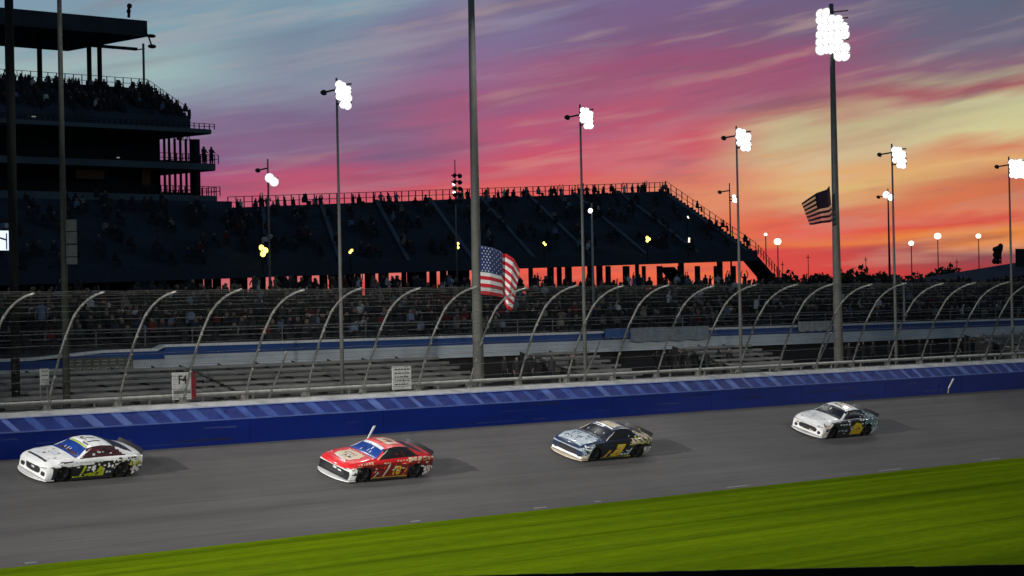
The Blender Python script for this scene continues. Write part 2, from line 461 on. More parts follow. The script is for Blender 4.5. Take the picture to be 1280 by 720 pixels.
# ------------------------------------------------------------------ bleachers on the walkway
alu = mat('bleacher_aluminium', (.26, .255, .235), .6, metal=.2, var=.3, scale=1.2, stretch=(.25, 1, 1))
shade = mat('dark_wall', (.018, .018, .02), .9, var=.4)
def bleacher(px0, px1, label, rows=6):
    a = P(px0, 470, 86.3).x; b_ = P(px1, 470, 86.3).x
    root = empty('bleacher', ((a+b_)/2, 88.5, 4.3), label, 'bleacher', 'bleacher sections along the walkway')
    m = MB(); hw = (b_-a)/2
    m2 = MB()
    for r in range(rows):
        y = -2.0 + r*.78; z = .55 + r*.245
        m.box(-hw, hw, y, y+.30, z, z+.06); m.box(-hw, hw, y-.03, y, z-.07, z+.06)
        m2.box(-hw, hw, y+.33, y+.70, z-.22, z-.18)
        m.box(-hw, hw, y+.66, y+.68, z-.22, z-.02)
    m.build('bench', alu, root); m2.build('foot_board', steeld, root)
    m = MB()
    k = -hw+.3
    while k < hw:
        m.hexa([(k, -2.0, 0), (k+.06, -2.0, 0), (k+.06, 3.3, 0), (k, 3.3, 0), (k, -2.0, .45), (k+.06, -2.0, .45), (k+.06, 3.3, 1.9), (k, 3.3, 1.9)]); k += 2.4
    m.build('support_frame', mat('dark_frame', (.02, .02, .02), .8), root)
    return root
bleacher(-60, 300, 'long grey plank bleacher below the fan shaped arches at the left end of the photo')
bleacher(310, 618, 'grey plank bleacher behind the small white notice board')
bleacher(738, 806, 'short grey plank bleacher between two dark openings right of the flag')
bleacher(928, 1008, 'short grey plank bleacher left of the tall bright floodlight pole')
bleacher(1290, 1420, 'short grey plank bleacher past the right end of the photo')

# ------------------------------------------------------------------ lower grandstand
navy = mat('dark_blue_fascia', (.016, .08, .30), .6, var=.3, scale=.4, stretch=(.4,1,1))
pgrey = mat('blue_grey_concrete', (.68, .74, .76), .85, var=.2, scale=.7, stretch=(.35,1,1))
railw = mat('pale_rail', (.80, .81, .80), .5, var=.2)
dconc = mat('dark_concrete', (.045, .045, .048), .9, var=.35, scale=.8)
low = empty('lower_grandstand', (100, 95, 4.3), 'long lower grandstand with a pale parapet and blue stripe below the crowd', 'grandstand')
def lp(o): o.location = -low.location; o.parent = low; return o
xs = P(205, 430, 95).x; xs2 = P(80, 450, 95).x
def band(m, x0, x1, dz, zlo, zhi, y0=95.0, y1=95.35, mi=0):
    m.box(x0, x1, y0, y1, zlo+dz, zhi+dz, mi)
m = MB()
band(m, xs, 420, 0, 5.92, 6.62); band(m, xs2, xs, -.18, 6.1, 6.62); band(m, -60, xs2, -.45, 6.3, 6.62)
lp(m.build('parapet', [pgrey]))
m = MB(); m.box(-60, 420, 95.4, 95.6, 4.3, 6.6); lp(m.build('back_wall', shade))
m = MB()
band(m, xs, 420, 0, 6.63, 7.02, 94.98); band(m, xs2, xs, -.18, 6.63, 7.02, 94.98); band(m, -60, xs2, -.45, 6.63, 7.02, 94.98)
lp(m.build('blue_stripe', navy))
m = MB()
def railrun(x0, x1, z):
    m.box(x0, x1, 94.93, 95.36, z, z+.13)
railrun(xs, 420, 7.03); railrun(xs2+2.5, xs-.5, 6.85); railrun(-60, xs2-2, 6.58)
m.hexa([(xs2-2, 94.93, 6.58), (xs2+2.5, 94.93, 6.85), (xs2+2.5, 95.36, 6.85), (xs2-2, 95.36, 6.58), (xs2-2, 94.93, 6.71), (xs2+2.5, 94.93, 6.98), (xs2+2.5, 95.36, 6.98), (xs2-2, 95.36, 6.71)])
m.hexa([(xs-.5, 94.93, 6.85), (xs, 94.93, 7.03), (xs, 95.36, 7.03), (xs-.5, 95.36, 6.85), (xs-.5, 94.93, 6.98), (xs, 94.93, 7.16), (xs, 95.36, 7.16), (xs-.5, 95.36, 6.98)])
lp(m.build('coping', railw))
# rows
m = MB(); NR = 18; prof = [(95.7, 4.3)]
for r in range(NR):
    y = 95.7 + r*.80; z = 6.95 + r*.13
    prof += [(y, z), (y+.8, z)]
prof.append((95.7+NR*.8, 9.25)); prof.append((95.7+NR*.8+.3, 9.25)); prof.append((95.7+NR*.8+.3, 4.3))
m.prism_x(prof, -60, 420)
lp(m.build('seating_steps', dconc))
m = MB()
for zz in (7.55, 7.95):
    m.tube([(x, 95.9, zz) for x in range(-40, 420, 10)], .035, 5)
for x in range(-40, 420, 3): m.box(x-.025, x+.025, 95.88, 95.93, 7.1, 7.97)
lp(m.build('front_railing', steeld))
# walkway deck behind
m = MB(); m.box(-60, 420, 110.45, 160, 8.8, 9.2); lp(m.build('concourse_deck', dconc))

# ------------------------------------------------------------------ upper grandstand
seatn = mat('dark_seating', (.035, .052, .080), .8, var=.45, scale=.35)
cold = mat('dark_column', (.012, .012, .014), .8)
up = empty('upper_grandstand', (130, 150, 9.2), 'big dark raised grandstand with a railing along its top and open sunset beneath', 'grandstand')
def upp(o): o.location = -up.location; o.parent = up; return o
def lineZ(px, py, Y): return P(px, py, Y)
# front edge Y=150, back corner points
FR = P(945, 317, 150); FL = P(285, 337, 150); FLL = P(-120, 348, 150)
FRb = P(952, 324, 150)
BR = P(832, 239, 163.5); BL = P(285, 260, 160); 
BLL = Vector((FLL.x - 8, 160, P(60, 253, 160).z + .0)); BLs = P(290, 252, 160)
m = MB(); NRU = 26
def bankgrid(A, B, C, D, n):         # A front-left, B front-right, C back-right, D back-left
    for r in range(n):
        f0_, f1_ = r/n, (r+1)/n
        a0, b0 = A.lerp(D, f0_), B.lerp(C, f0_)
        a1, b1 = A.lerp(D, f1_), B.lerp(C, f1_)
        m.quad(a0, b0, Vector((b0.x, b0.y, b1.z)), Vector((a0.x, a0.y, a1.z)))
        m.quad(Vector((a0.x, a0.y, a1.z)), Vector((b0.x, b0.y, b1.z)), b1, a1)
bankgrid(FL, FR, BR, BL, NRU)
bankgrid(FLL, FL, BLs, BLL, NRU)
for A, B, C, D in ((FL, FR, BR, BL), (FLL, FL, BLs, BLL)):      # underside and back
    d = Vector((0, 0, -.7)); d2 = Vector((0, 0, -1.0))
    m.quad(A+d, D+d2, C+d2, B+d); m.quad(A+d, B+d, B, A); m.quad(D, C, C+d2, D+d2); m.quad(B+d, C+d2, C, B)
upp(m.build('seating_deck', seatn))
m = MB()
for A, B in ((FLL, FL), (FL, FR)):
    o1 = Vector((0, -.2, 0))
    m.hexa([A+o1+Vector((0,0,-.72)), B+o1+Vector((0,0,-.72)), B+Vector((0,-.02,-.72)), A+Vector((0,-.02,-.72)), A+o1+Vector((0,0,.35)), B+o1+Vector((0,0,.35)), B+Vector((0,-.02,.35)), A+Vector((0,-.02,.35))])
upp(m.build('front_fascia', mat('dark_navy_fascia', (.03, .045, .07), .8)))
for q in range(9):
    f0_ = .06+q*.115
    a_, d_ = FL.lerp(FR, f0_), BL.lerp(BR, f0_); m = MB(); e_ = Vector((.5, 0, 0)); u_ = Vector((0, 0, .28)); t_ = Vector((0, 0, .04))
    m.hexa([a_+t_, a_+e_+t_, d_+e_+t_, d_+t_, a_+u_, a_+e_+u_, d_+e_+u_, d_+u_]); upp(m.build('aisle', mat('aisle_concrete', (.06, .085, .11), .9)))
def railing(m, A, B, h=.95, sp=.95, r=.035, zr=True):
    L_ = (B-A).length; n = max(2, int(L_/sp))
    for i in range(n+1):
        p = A.lerp(B, i/n); hh = h + (random.uniform(-.05, .05) if zr else 0)
        m.box(p.x-r, p.x+r, p.y-r, p.y+r, p.z, p.z+hh)
    for hh in (h, h*.5):
        m.tube([A+Vector((0, 0, hh)), B+Vector((0, 0, hh))], r*.8, 4)
m = MB(); railing(m, BL, BR); railing(m, BR, FR, h=1.1); upp(m.build('top_railing', cold))
random.seed(21)
MULL = 1
def cols_under(x0, x1, sp, Y, zt):
    x = x0
    while x < x1:
        m = MB(); w = random.uniform(.14, .24)
        m.box(-w, w, -w, w, 0, zt-9.2)
        o = m.build('column', cold, up); o.location = Vector((x, Y, 9.2)) - up.location
        x += sp * random.uniform(.85, 1.15)
cols_under(FLL.x+2, FR.x-.5, 2.7, 150.6, 12.5)
cols_under(FLL.x+6, BR.x+3, 6.4, 158.5, 16.0)
m = MB()                              # stair flights and raking beams under the deck
for px in (868,):
    a = P(px, 348, 154); a.z = 9.2; m = MB()
    m.hexa([a, a+Vector((.9,0,0)), a+Vector((.9,1.6,0)), a+Vector((0,1.6,0)), a+Vector((-3.6,0,3.3)), a+Vector((-3.1,0,3.3)), a+Vector((-3.1,1.6,3.3)), a+Vector((-3.6,1.6,3.3))]); upp(m.build('stairway', cold))
m = MB(); a = P(948, 322, 152)
m.hexa([a+Vector((0,0,-.3)), a+Vector((0,2,-.3)), a+Vector((4.4,2,-3.6)), a+Vector((4.4,0,-3.6)), a+Vector((0,0,.1)), a+Vector((0,2,.1)), a+Vector((4.4,2,-3.1)), a+Vector((4.4,0,-3.1))])
upp(m.build('stairway', cold))
m = MB()
a0 = P(948, 318, 152)
railing(m, a0, a0+Vector((4.4, 0, -3.3)), h=1.0, sp=.5)
upp(m.build('stair_railing', cold))
# the concourse back wall where no sky shows (left)
m = MB(); m.box(FLL.x, P(165, 350, 156).x, 156, 156.3, 9.2, 13.4); 
bx = P(165, 350, 156).x
random.seed(8)
for i in range(16):
    w = random.uniform(.5, 1.6); bx += random.uniform(1.4, 3.6)
    upp(m.build('kiosk_wall', shade)); m = MB(); m.box(bx, bx+w, 155.7, 156.1, 9.2, 13.0)
for px, w, h in ((430, 1.6, 3), (520, 1.2, 3), (572, 1.6, 3)):
    upp(m.build('kiosk_wall', shade)); m = MB(); a = P(px, 345, 155); m.box(a.x-w/2, a.x+w/2, 155, 155.5, 9.2, 9.2+h)
upp(m.build('kiosk_wall', shade))

# yellow lamps on the upper stand
lampy = mat('warm_lamp_glass', (.9, .8, .3), .4, emit=(1, .78, .12), estr=4.0)
lampw = mat('pale_lamp_glass', (.9, .85, .7), .4, emit=(1, .85, .6), estr=3.0)
for i, (px, py, s, mm, lb) in enumerate(((328, 313, 1.5, lampy, 'large yellow lamp cluster on the dark stand beside the leftmost small mast'),
        (438, 315, .8, lampy, 'small yellow lamp on the dark stand right of the second small mast'),
        (572, 307, .9, lampy, 'small yellow ring lamp just left of the thick flag pole'),
        (680, 304, .75, lampy, 'lone small yellow lamp on the stand above and right of the colourful flag'),
        (809, 299, 1.0, lampy, 'double yellow lamp on the right part of the dark stand'),
        (860, 300, .7, lampw, 'pale lamp nearest the sloping right end of the dark stand'),
        (859, 272, .45, lampw, 'tiny faint lamp high on the right slope of the dark stand'))):
    p = P(px, py, 149); root = empty('stand_lamp', p, lb, 'lamp', 'lamps on the upper stand')
    m = MB(); random.seed(i)
    for k in range(3 if s > .9 else 2):
        a = k*2.3 + i
        m.ell((math.cos(a)*.17*s, -.1, math.sin(a)*.20*s), .17*s, .1*s, .15*s)
    m.build('bulb', mm, root)
    m = MB(); m.box(-.04, .04, -.05, .05, -2.0, .1); m.box(-.2*s, .2*s, .0, .08, -.25*s, .3*s)
    m.build('bracket', cold, root)

# ------------------------------------------------------------------ tower with suites and decks (left)
tw = empty('grandstand_tower', (110, 180, 4.3), 'dark multi storey spectator tower with roof and stepped balconies at the left', 'building')
def twp(o): o.location = -tw.location; o.parent = tw; return o
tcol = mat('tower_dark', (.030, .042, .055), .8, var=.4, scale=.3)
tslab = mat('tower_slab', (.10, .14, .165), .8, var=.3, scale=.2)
TX0 = P(-160, 100, 180).x
def zt(px, py, Y=180): return P(px, py, Y).z
xe = P(245, 220, 180).x               # right end of the body
m = MB()
m.box(TX0, P(200, 220, 182).x, 182, 200, 4.3, zt(200, 160)); m.box(TX0, P(243, 260, 180).x, 180, 198, 4.3, zt(245, 246))
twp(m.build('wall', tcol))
def slab(name, px_end, py_top, py_bot, Yf, Yb, pw=None, rnd=True):
    zt_, zb_ = P(px_end, py_top, Yf).z, P(px_end, py_bot, Yf).z
    xr = P(px_end, py_top, Yf).x
    m = MB(); ring = [(TX0, Yf), (xr-1.6, Yf)]
    if rnd: ring += [(xr-.5, Yf+.3), (xr, Yf+1.2)]
    else: ring += [(xr, Yf)]
    ring += [(xr, Yb), (TX0, Yb)]
    n = len(ring); k = len(m.v)
    m.v += [(x, y, zb_) for x, y in ring] + [(x, y, zt_) for x, y in ring]
    for i in range(n):
        j = (i+1) % n; m.f.append((k+i, k+j, k+n+j, k+n+i)); m.m.append(0)
    m.f.append(tuple(k+i for i in range(n-1, -1, -1))); m.m.append(0); m.f.append(tuple(k+n+i for i in range(n))); m.m.append(0)
    return twp(m.build(name, tslab)), zt_, xr
_, zS1, xr1 = slab('balcony', 279, 245, 254, 176.5, 196)
_, zS2, xr2 = slab('balcony', 277, 205, 213, 176.5, 196)
_, zS3, xr3 = slab('terrace', 272, 162, 167, 175.0, 196)
m = MB()
for zS, xr in ((zS1, xr1), (zS2, xr2)):
    railing(m, Vector((TX0, 176.6, zS)), Vector((xr-.3, 176.6, zS)), h=.85, sp=.7)
    railing(m, Vector((xr-.1, 177.4, zS)), Vector((xr-.1, 186, zS)), h=.85, sp=.7)
railing(m, Vector((TX0, 175.1, zS3)), Vector((xr3-.3, 175.1, zS3)), h=.5, sp=.6)
twp(m.build('balcony_railing', cold))
for zS, za in ((zS1, zS2), (zS2, zS3)):        # glazed corner bays
    for px in (199, 206, 212, 219, 226, 233, 239, 245):
        m = MB(); p = P(px, 220, 180.5); w = .09 if px < 245 else .3
        m.box(-w, w, -w, w, 0, za-zS-.5); o = m.build('mullion', cold, tw); o.location = Vector((p.x, 180.5, zS)) - tw.location
    m = MB(); m.box(P(196, 220, 180.6).x, xe, 180.6, 180.7, zS, zS+.5)
    twp(m.build('spandrel', tcol))
# upper seating bank
A = Vector((TX0, 176.5, zt(238, 149, 176.5))); B = P(238, 149, 176.5)
C = P(186, 112, 182.5); D = Vector((TX0, 182.5, C.z))
m = MB(); n = 10
bankgrid(A, B, C, D, n); dd = Vector((0, 0, -1.1))
m.quad(A+dd, B+dd, B, A); m.quad(B+dd, C+dd*2.0, C, B); m.quad(A+dd, D+dd*2, C+dd*2, B+dd); m.quad(D, C, C+dd*2, D+dd*2)
twp(m.build('upper_seating', seatn))
m = MB(); railing(m, D+Vector((0,.2,0)), C+Vector((0,.2,0)), h=1.0); railing(m, B, C, h=.9)
m.box(TX0, P(234, 155, 177.5).x, 180, 181, zS3, zS3+.3)
twp(m.build('deck_railing', cold))
for px in (192, 205, 216, 224, 231):
    m = MB(); p = P(px, 155, 178); m.box(-.12, .12, -.12, .12, 0, A.z-1.0-zS3); o = m.build('strut', cold, tw); o.location = Vector((p.x, 178, zS3)) - tw.location
# roof on columns
zr1 = zt(184, 26, 178); zr0 = zt(184, 46, 178); xrr = P(184, 30, 178).x
m = MB(); m.hexa([(TX0, 178, zr0), (xrr, 178, zr0), (xrr-.3, 190, zr0-.3), (TX0, 190, zr0-.3), (TX0, 178, zr1), (xrr, 178, zr1), (xrr-.3, 190, zr1+.2), (TX0, 190, zr1+.2)])
twp(m.build('roof', tcol))
m = MB(); zl = zt(184, 64, 186); random.seed(2)
m.box(TX0, P(172, 60, 186).x, 186, 186.3, zl, zl+.28)
xx = TX0
while xx < P(170, 60, 186).x:
    m.tube([(xx, 186.1, zl), (xx+.0, 186.1, zr0)], .06, 4); m.tube([(xx, 186.1, zl), (xx+1.3, 186.1, zr0)], .06, 4); xx += 1.3
xx = TX0
while xx < P(110, 60, 183).x:
    if random.random() < .7: m.ell((xx, 183, zl+random.uniform(-.5, .3)), .3, .2, .3, 6, 4)
    xx += .6
twp(m.build('roof_truss', cold))
for px, w in ((50, .34), (75, .2), (112, .32), (125, .32), (180, .16), (10, .34)):
    m = MB(); p = P(px, 105, 184); m.box(-w/2, w/2, -w/2, w/2, 0, zr0-C.z+.4)
    o = m.build('column', cold if w > .3 else steeld, tw); o.location = Vector((p.x, 184, C.z-.2)) - tw.location
m = MB(); a = P(189, 45, 178); m.ell((a.x, 178, a.z), .55, .3, .18); a = P(190, 58, 178); m.ell((a.x, 178, a.z), .5, .3, .2); m.tube([(a.x-.9, 178, a.z+1.6), (a.x-.4, 178, a.z+.9), (a.x, 178, a.z)], .08, 5)
twp(m.build('roof_camera', cold))
m = MB(); a = P(161, 22, 180); m.tube([(a.x, 180, a.z), (a.x+.05, 180, a.z+1.2)], .14, 6); m.ell((a.x+.1, 180, a.z+1.1), .3, .2, .25); m.ell((a.x, 180, a.z+.6), .22, .2, .25)
twp(m.build('roof_mast', cold))
# dim lights inside the tower
dim = mat('dim_window_light', (.4, .4, .35), .5, emit=(.5, .55, .5), estr=.35)
dimo = mat('dim_orange_light', (.03, .02, .012), .5, emit=(.7, .35, .08), estr=.004)
for px, py, w, h, mm in ((42, 146, .5, .12, dim), (13, 161, .4, .5, dim), (148, 197, .3, .1, dim), (113, 218, 3.2, .8, dimo), (183, 222, 1.0, 1.6, dimo)):
    p = P(px, py, 176.2) if mm is dim else P(px, py, 179.9); m = MB(); m.box(-w/2, w/2, 0, .06, -h/2, h/2); o = m.build('window_light', mm, tw); o.location = p - tw.location
# lit video screen
p = P(3, 300, 147)
scr = empty('video_screen', p, 'bright white lit screen at the left edge under the stand', 'screen')
m = MB(); m.box(-2.2, .85, 0, .3, -.85, .78); m.build('housing', cold, scr)
m = MB(); m.box(-2.1, .75, -.02, -.005, -.75, .68); m.build('display', mat('screen_glow', (.8, .85, .9), .5, emit=(.75, .85, 1), estr=1.2, var=.5, scale=1.5), scr)
m = MB(); m.hexa([(-1.9,-.05,.5),(.3,-.05,-.05),(.3,-.03,-.05),(-1.9,-.03,.5),(-1.9,-.05,.62),(.3,-.05,.08),(.3,-.03,.08),(-1.9,-.03,.62)]); m.box(.28, .38, -.05, -.03, -.7, .5); m.build('screen_mark', cold, scr)

# ------------------------------------------------------------------ far right stand
fs = empty('far_grandstand', P(1210, 345, 200), 'low dark navy stand rising behind the trees at the right edge', 'grandstand')
m = MB(); a = P(1130, 351, 204); b_ = P(1290, 325, 204); c_ = P(1420, 312, 204); o_ = fs.location
for (q, r_) in ((a, b_), (b_, c_)):
    m.hexa([Vector((q.x, 200, 4.3))-o_, Vector((r_.x, 200, 4.3))-o_, Vector((r_.x, 204, 4.3))-o_, Vector((q.x, 204, 4.3))-o_, Vector((q.x, 196, q.z-1.2))-o_, Vector((r_.x, 196, r_.z-1.2))-o_, Vector((r_.x, 204, r_.z))-o_, Vector((q.x, 204, q.z))-o_])
m.build('seating_bank', mat('far_navy_seating', (.02, .027, .055), .8, var=.4, scale=.2), fs)
m = MB(); random.seed(31)
for px in (1244, 1248, 1251):
    p = P(px, 322, 204)-o_; m.tube([p+Vector((0, 0, -1)), p+Vector((0, 0, random.uniform(.9, 2.2)))], .12, 5)
for i in range(16):
    p = P(random.uniform(1243, 1251), random.uniform(307, 328), 204)-o_; m.ell(p, .6, .35, .45, 5, 4)
m.box(P(1243, 330, 204).x-o_.x, P(1252, 330, 204).x-o_.x, -.2, .2, P(1247, 330, 204).z-o_.z-.6, P(1247, 312, 204).z-o_.z)
m.build('equipment_lattice', cold, fs)

# ------------------------------------------------------------------ people
skin = mat('skin', (.20, .13, .10), .6, var=.1); hair = mat('hair', (.03, .02, .015), .8)
jeans = mat('dark_trousers', (.015, .017, .022), .9)
shirt_cols = [(.60,.60,.58), (.12,.012,.012), (.015,.02,.05), (.012,.012,.015), (.05,.05,.055), (.03,.03,.034), (.20,.18,.14), (.018,.04,.035), (.14,.19,.28), (.010,.010,.013)]
shirts = [mat('shirt_cloth_%d' % i, c, .9) for i, c in enumerate(shirt_cols)]
def person_mesh(pose):
    me = bpy.data.meshes.new('person')
    V = []; E = []; RD = []
    def add(p, r, par=None):
        V.append(p); RD.append(r)
        if par is not None: E.append((par, len(V)-1))
        return len(V)-1
    pel = add((0, 0, .95), .15); ch = add((0, .01, 1.25), .165, pel); up_ = add((0, .01, 1.42), .13, ch); nk = add((0, 0, 1.52), .06, up_)
    hd = add((0, -.015, 1.63), .095, nk); add((0, -.01, 1.74), .075, hd)
    for s in (-1, 1):
        sh_ = add((.19*s, 0, 1.42), .062, up_)
        if pose == 0: el_ = add((.24*s, .02, 1.14), .045, sh_); wr = add((.22*s, -.10, .90), .035, el_); add((.21*s, -.13, .80), .04, wr)
        elif pose == 1: el_ = add((.28*s, -.05, 1.64), .045, sh_); wr = add((.17*s, -.08, 1.88), .035, el_); add((.15*s, -.1, 1.98), .04, wr)
        elif pose == 2: el_ = add((.26*s, -.12, 1.17), .045, sh_); wr = add((.16*s, -.36, 1.12), .035, el_); add((.13*s, -.44, 1.12), .04, wr)
        else:
            if s > 0: el_ = add((.30*s, -.10, 1.28), .045, sh_); wr = add((.12*s, -.22, 1.50), .035, el_); add((.09*s, -.22, 1.60), .04, wr)
            else: el_ = add((.24*s, .02, 1.14), .045, sh_); wr = add((.22*s, -.08, .90), .035, el_); add((.21*s, -.1, .80), .04, wr)
        hp = add((.10*s, 0, .88), .105, pel); kn = add((.12*s, -.02, .48), .065, hp); an = add((.13*s, .02, .09), .045, kn); add((.14*s, -.14, .05), .045, an)
    me.from_pydata(V, E, [])
    o = bpy.data.objects.new('tmp', me); COL.objects.link(o)
    md = o.modifiers.new('s', 'SKIN')
    for i, v in enumerate(me.skin_vertices[0].data):
        v.radius = (RD[i], RD[i]*.85); v.use_root = (i == 0)
    sb = o.modifiers.new('b', 'SUBSURF'); sb.levels = 1; sb.render_levels = 1
    dg = bpy.context.evaluated_depsgraph_get()
    nm = bpy.data.meshes.new_from_object(o.evaluated_get(dg))
    bpy.data.objects.remove(o)
    return nm
pmeshes = []
for pose in range(4):
    bm_ = person_mesh(pose)
    for si in range(len(shirts)):
        me = bm_.copy() if (si or False) else bm_
        me.name = 'person'
        me.materials.clear()
        for mm in (skin, hair, shirts[si], jeans): me.materials.append(mm)
        for p in me.polygons:
            c = p.center
            if c.z > 1.53: k = 1 if (c.z > 1.70 or c.y > .04) else 0
            elif c.z < .93 and abs(c.x) < .2: k = 3
            elif abs(c.x) > .2 and c.z < 1.05 or (abs(c.y) > .25) or (c.z > 1.75): k = 0
            else: k = 2
            p.material_index = k; p.use_smooth = True
        pmeshes.append(me)
def person(loc, label, group, rz=0, pose=None, shirt=None, sc=1.0):
    if pose is None: pose = random.choice((0, 0, 2, 3, 1))
    if shirt is None: shirt = random.randrange(len(shirts))
    o = bpy.data.objects.new('person', pmeshes[pose*len(shirts)+shirt]); COL.objects.link(o)
    o.location = loc; o.rotation_euler = (0, 0, rz); o.scale = (sc, sc, sc)
    return tag(o, label, 'person', group)
random.seed(77)
# along the top railing of the upper stand
for i in range(44):
    f = random.random() ** 1.0; p = BL.lerp(BR, f)
    person(p + Vector((0, -.35, -.85)), 'dark silhouette of a spectator at the top railing of the raised stand', 'spectators along the top railing', random.uniform(-.6, .6), sc=random.uniform(.92, 1.05))
# people on the concourse against the sunset
for i in range(64):
    px = random.uniform(305, 935); Y = random.uniform(111.2, 118)
    a = P(px, 350, Y)
    person((a.x, Y, 9.2), 'spectator standing on the concourse under the raised stand against the red glow', 'spectators standing on the concourse', random.uniform(-3, 3))
# tower decks
for i in range(40):
    a = D.lerp(C, .25+.75*random.random())
    person(a + Vector((0, .5, -1.0)), 'spectator standing on the top deck of the tower under the roof', 'spectators on the tower top deck', random.uniform(-.5, .5))
for i in range(10):
    a = C.lerp(B, random.random())
    person(a + Vector((-.4, 0, -.9)), 'spectator on the sloping end of the tower top deck', 'spectators at the end of the top deck', random.uniform(-.5, .5))
for i in range(16):
    px = random.uniform(120, 236); a = P(px, 160, 179)
    person((a.x, 179, zS3 - .85), 'spectator leaning at the edge of the narrow tower terrace', 'spectators on the tower terrace', 0, pose=2, shirt=9)
for i in range(4):
    a = P(random.uniform(250, 274), 200, 178)
    person((a.x, 178, zS2), 'spectator on the rounded middle balcony of the tower', 'spectators on the tower balcony', 0, pose=2)
# walkway openings behind the fence
random.seed(5)
wk = [630, 646, 655, 668, 676, 690, 706, 715, 822, 838, 852, 868, 884, 899, 912, 1062, 1080, 1092, 1112, 1130, 1150, 1166, 1188, 1199, 1216, 1232, 1248, 1263]
for px in wk:
    Y = random.uniform(87.5, 92.5); a = P(px, 460, Y)
    person((a.x, Y, 4.3), 'person standing on the dark walkway between the plank bleachers', 'people on the walkway behind the fence', random.uniform(-3, 3), pose=random.choice((0, 2, 3)), shirt=random.choice((3, 3, 9, 9, 5)))
# a person in light blue by the left pole
a = P(52, 395, 98.5)
person((a.x, 98.5, 7.34), 'standing spectator in a light blue shirt high in the crowd left of the grey pole', 'spectators in the lower stand', 2.6, pose=0, shirt=8, sc=1.25)

# seated crowd: thousands, one mass
def crowd():
    random.seed(99)
    vs = []; fs_ = []; ms = []
    T = [(-.20,-.12,0),(.20,-.12,0),(.20,.14,0),(-.20,.14,0),(-.22,-.10,.45),(.22,-.10,.45),(.22,.12,.45),(-.22,.12,.45),(-.08,-.06,.56),(.08,-.06,.56),(.08,.07,.56),(-.08,.07,.56)]
    TF = [(0,1,5,4),(1,2,6,5),(2,3,7,6),(3,0,4,7),(4,5,9,8),(5,6,10,9),(6,7,11,10),(7,4,8,11)]
    H = []
    for i, (z, r) in enumerate(((.54,.05),(.60,.095),(.69,.105),(.78,.07))):
        for j in range(6): H.append((r*math.cos(j*math.pi/3), r*1.1*math.sin(j*math.pi/3), z))
    HF = [(i*6+j, i*6+(j+1)%6, (i+1)*6+(j+1)%6, (i+1)*6+j) for i in range(3) for j in range(6)] + [tuple(18+j for j in range(6))]
    Lg = [(-.19,-.5,.0),(.19,-.5,.0),(.19,-.1,.0),(-.19,-.1,.0),(-.17,-.48,.14),(.17,-.48,.14),(.2,-.05,.16),(-.2,-.05,.16)]
    LF = [(0,1,5,4),(4,5,6,7),(3,0,4,7),(1,2,6,5)]
    LL = [(-.17,-.52,-.42),(.17,-.52,-.42),(.17,-.38,-.42),(-.17,-.38,-.42),(-.16,-.5,.08),(.16,-.5,.08),(.16,-.38,.08),(-.16,-.38,.08)]
    nS = len(shirts)
    def add(V, Fc, mi, M_):
        k = len(vs)
        for v in V: vs.append(tuple(M_ @ Vector(v)))
        for f in Fc: fs_.append(tuple(k+q for q in f)); ms.append(mi)
    def sit(p, sc=1.0, stand=False):
        M_ = Matrix.Translation(p) @ Matrix.Rotation(random.uniform(-.5, .5), 4, 'Z') @ Matrix.Scale(sc, 4)
        if random.random() < .62: si = random.choice((3, 5, 9, 9))
        else: si = random.randrange(nS)
        add(T, TF, si, M_)
        add(H, HF, nS if random.random() < .5 else nS+1, M_)
        add(Lg, LF, nS+2, M_); add(LL, TF[:4], nS+2, M_)
        if random.random() < .25:
            s = random.choice((-1, 1))
            add([(.2*s,-.05,.4),(.27*s,-.05,.4),(.27*s,.03,.4),(.2*s,.03,.4),(.12*s,-.2,.85),(.17*s,-.2,.85),(.17*s,-.14,.85),(.12*s,-.14,.85)], TF[:4], si, M_)
    for r in range(NR):
        y = 95.7 + r*.80 + .5; z = 6.95 + r*.13 + .42
        x = 52.0
        while x < 215:
            an = math.atan2(y, x)
            occ = .62 + .25*math.sin(x*.23+r*.4) + .15*math.sin(x*.71-r)
            if R(29) < an < R(58.5) and (x % 11.5) > 1.3 and random.random() < occ:
                sit((x + random.uniform(-.08, .08), y + random.uniform(-.1, .1), z + random.uniform(-.05, .10) + (.35 if random.random() < .16 else 0)), random.uniform(.9, 1.08))
            x += random.uniform(.5, .75)
    for (A_, B_, C_, D_, dens, cnt) in ((FL, FR, BR, BL, 1, 150), (FLL, FL, BLs, BLL, 1, 110)):
        for i in range(cnt):
            f = (random.randrange(2, NRU))/NRU; h_ = random.random()
            p = A_.lerp(D_, f).lerp(B_.lerp(C_, f), h_)
            sit(p + Vector((0, -.2, .42)), 1.0)
    for i in range(170):
        f = random.randrange(1, 9)/10; h_ = random.random()
        sit(A.lerp(D, f).lerp(B.lerp(C, f), h_) + Vector((0, -.2, .42)), 1.0)
    me = bpy.data.meshes.new('crowd'); me.from_pydata(vs, [], fs_)
    for mm in shirts + [skin, hair, jeans]: me.materials.append(mm)
    me.polygons.foreach_set('material_index', ms); me.update()
    o = bpy.data.objects.new('crowd', me); COL.objects.link(o)
    tag(o, 'dense seated crowd of spectators filling the grandstands', 'crowd', kind='stuff')
crowd()

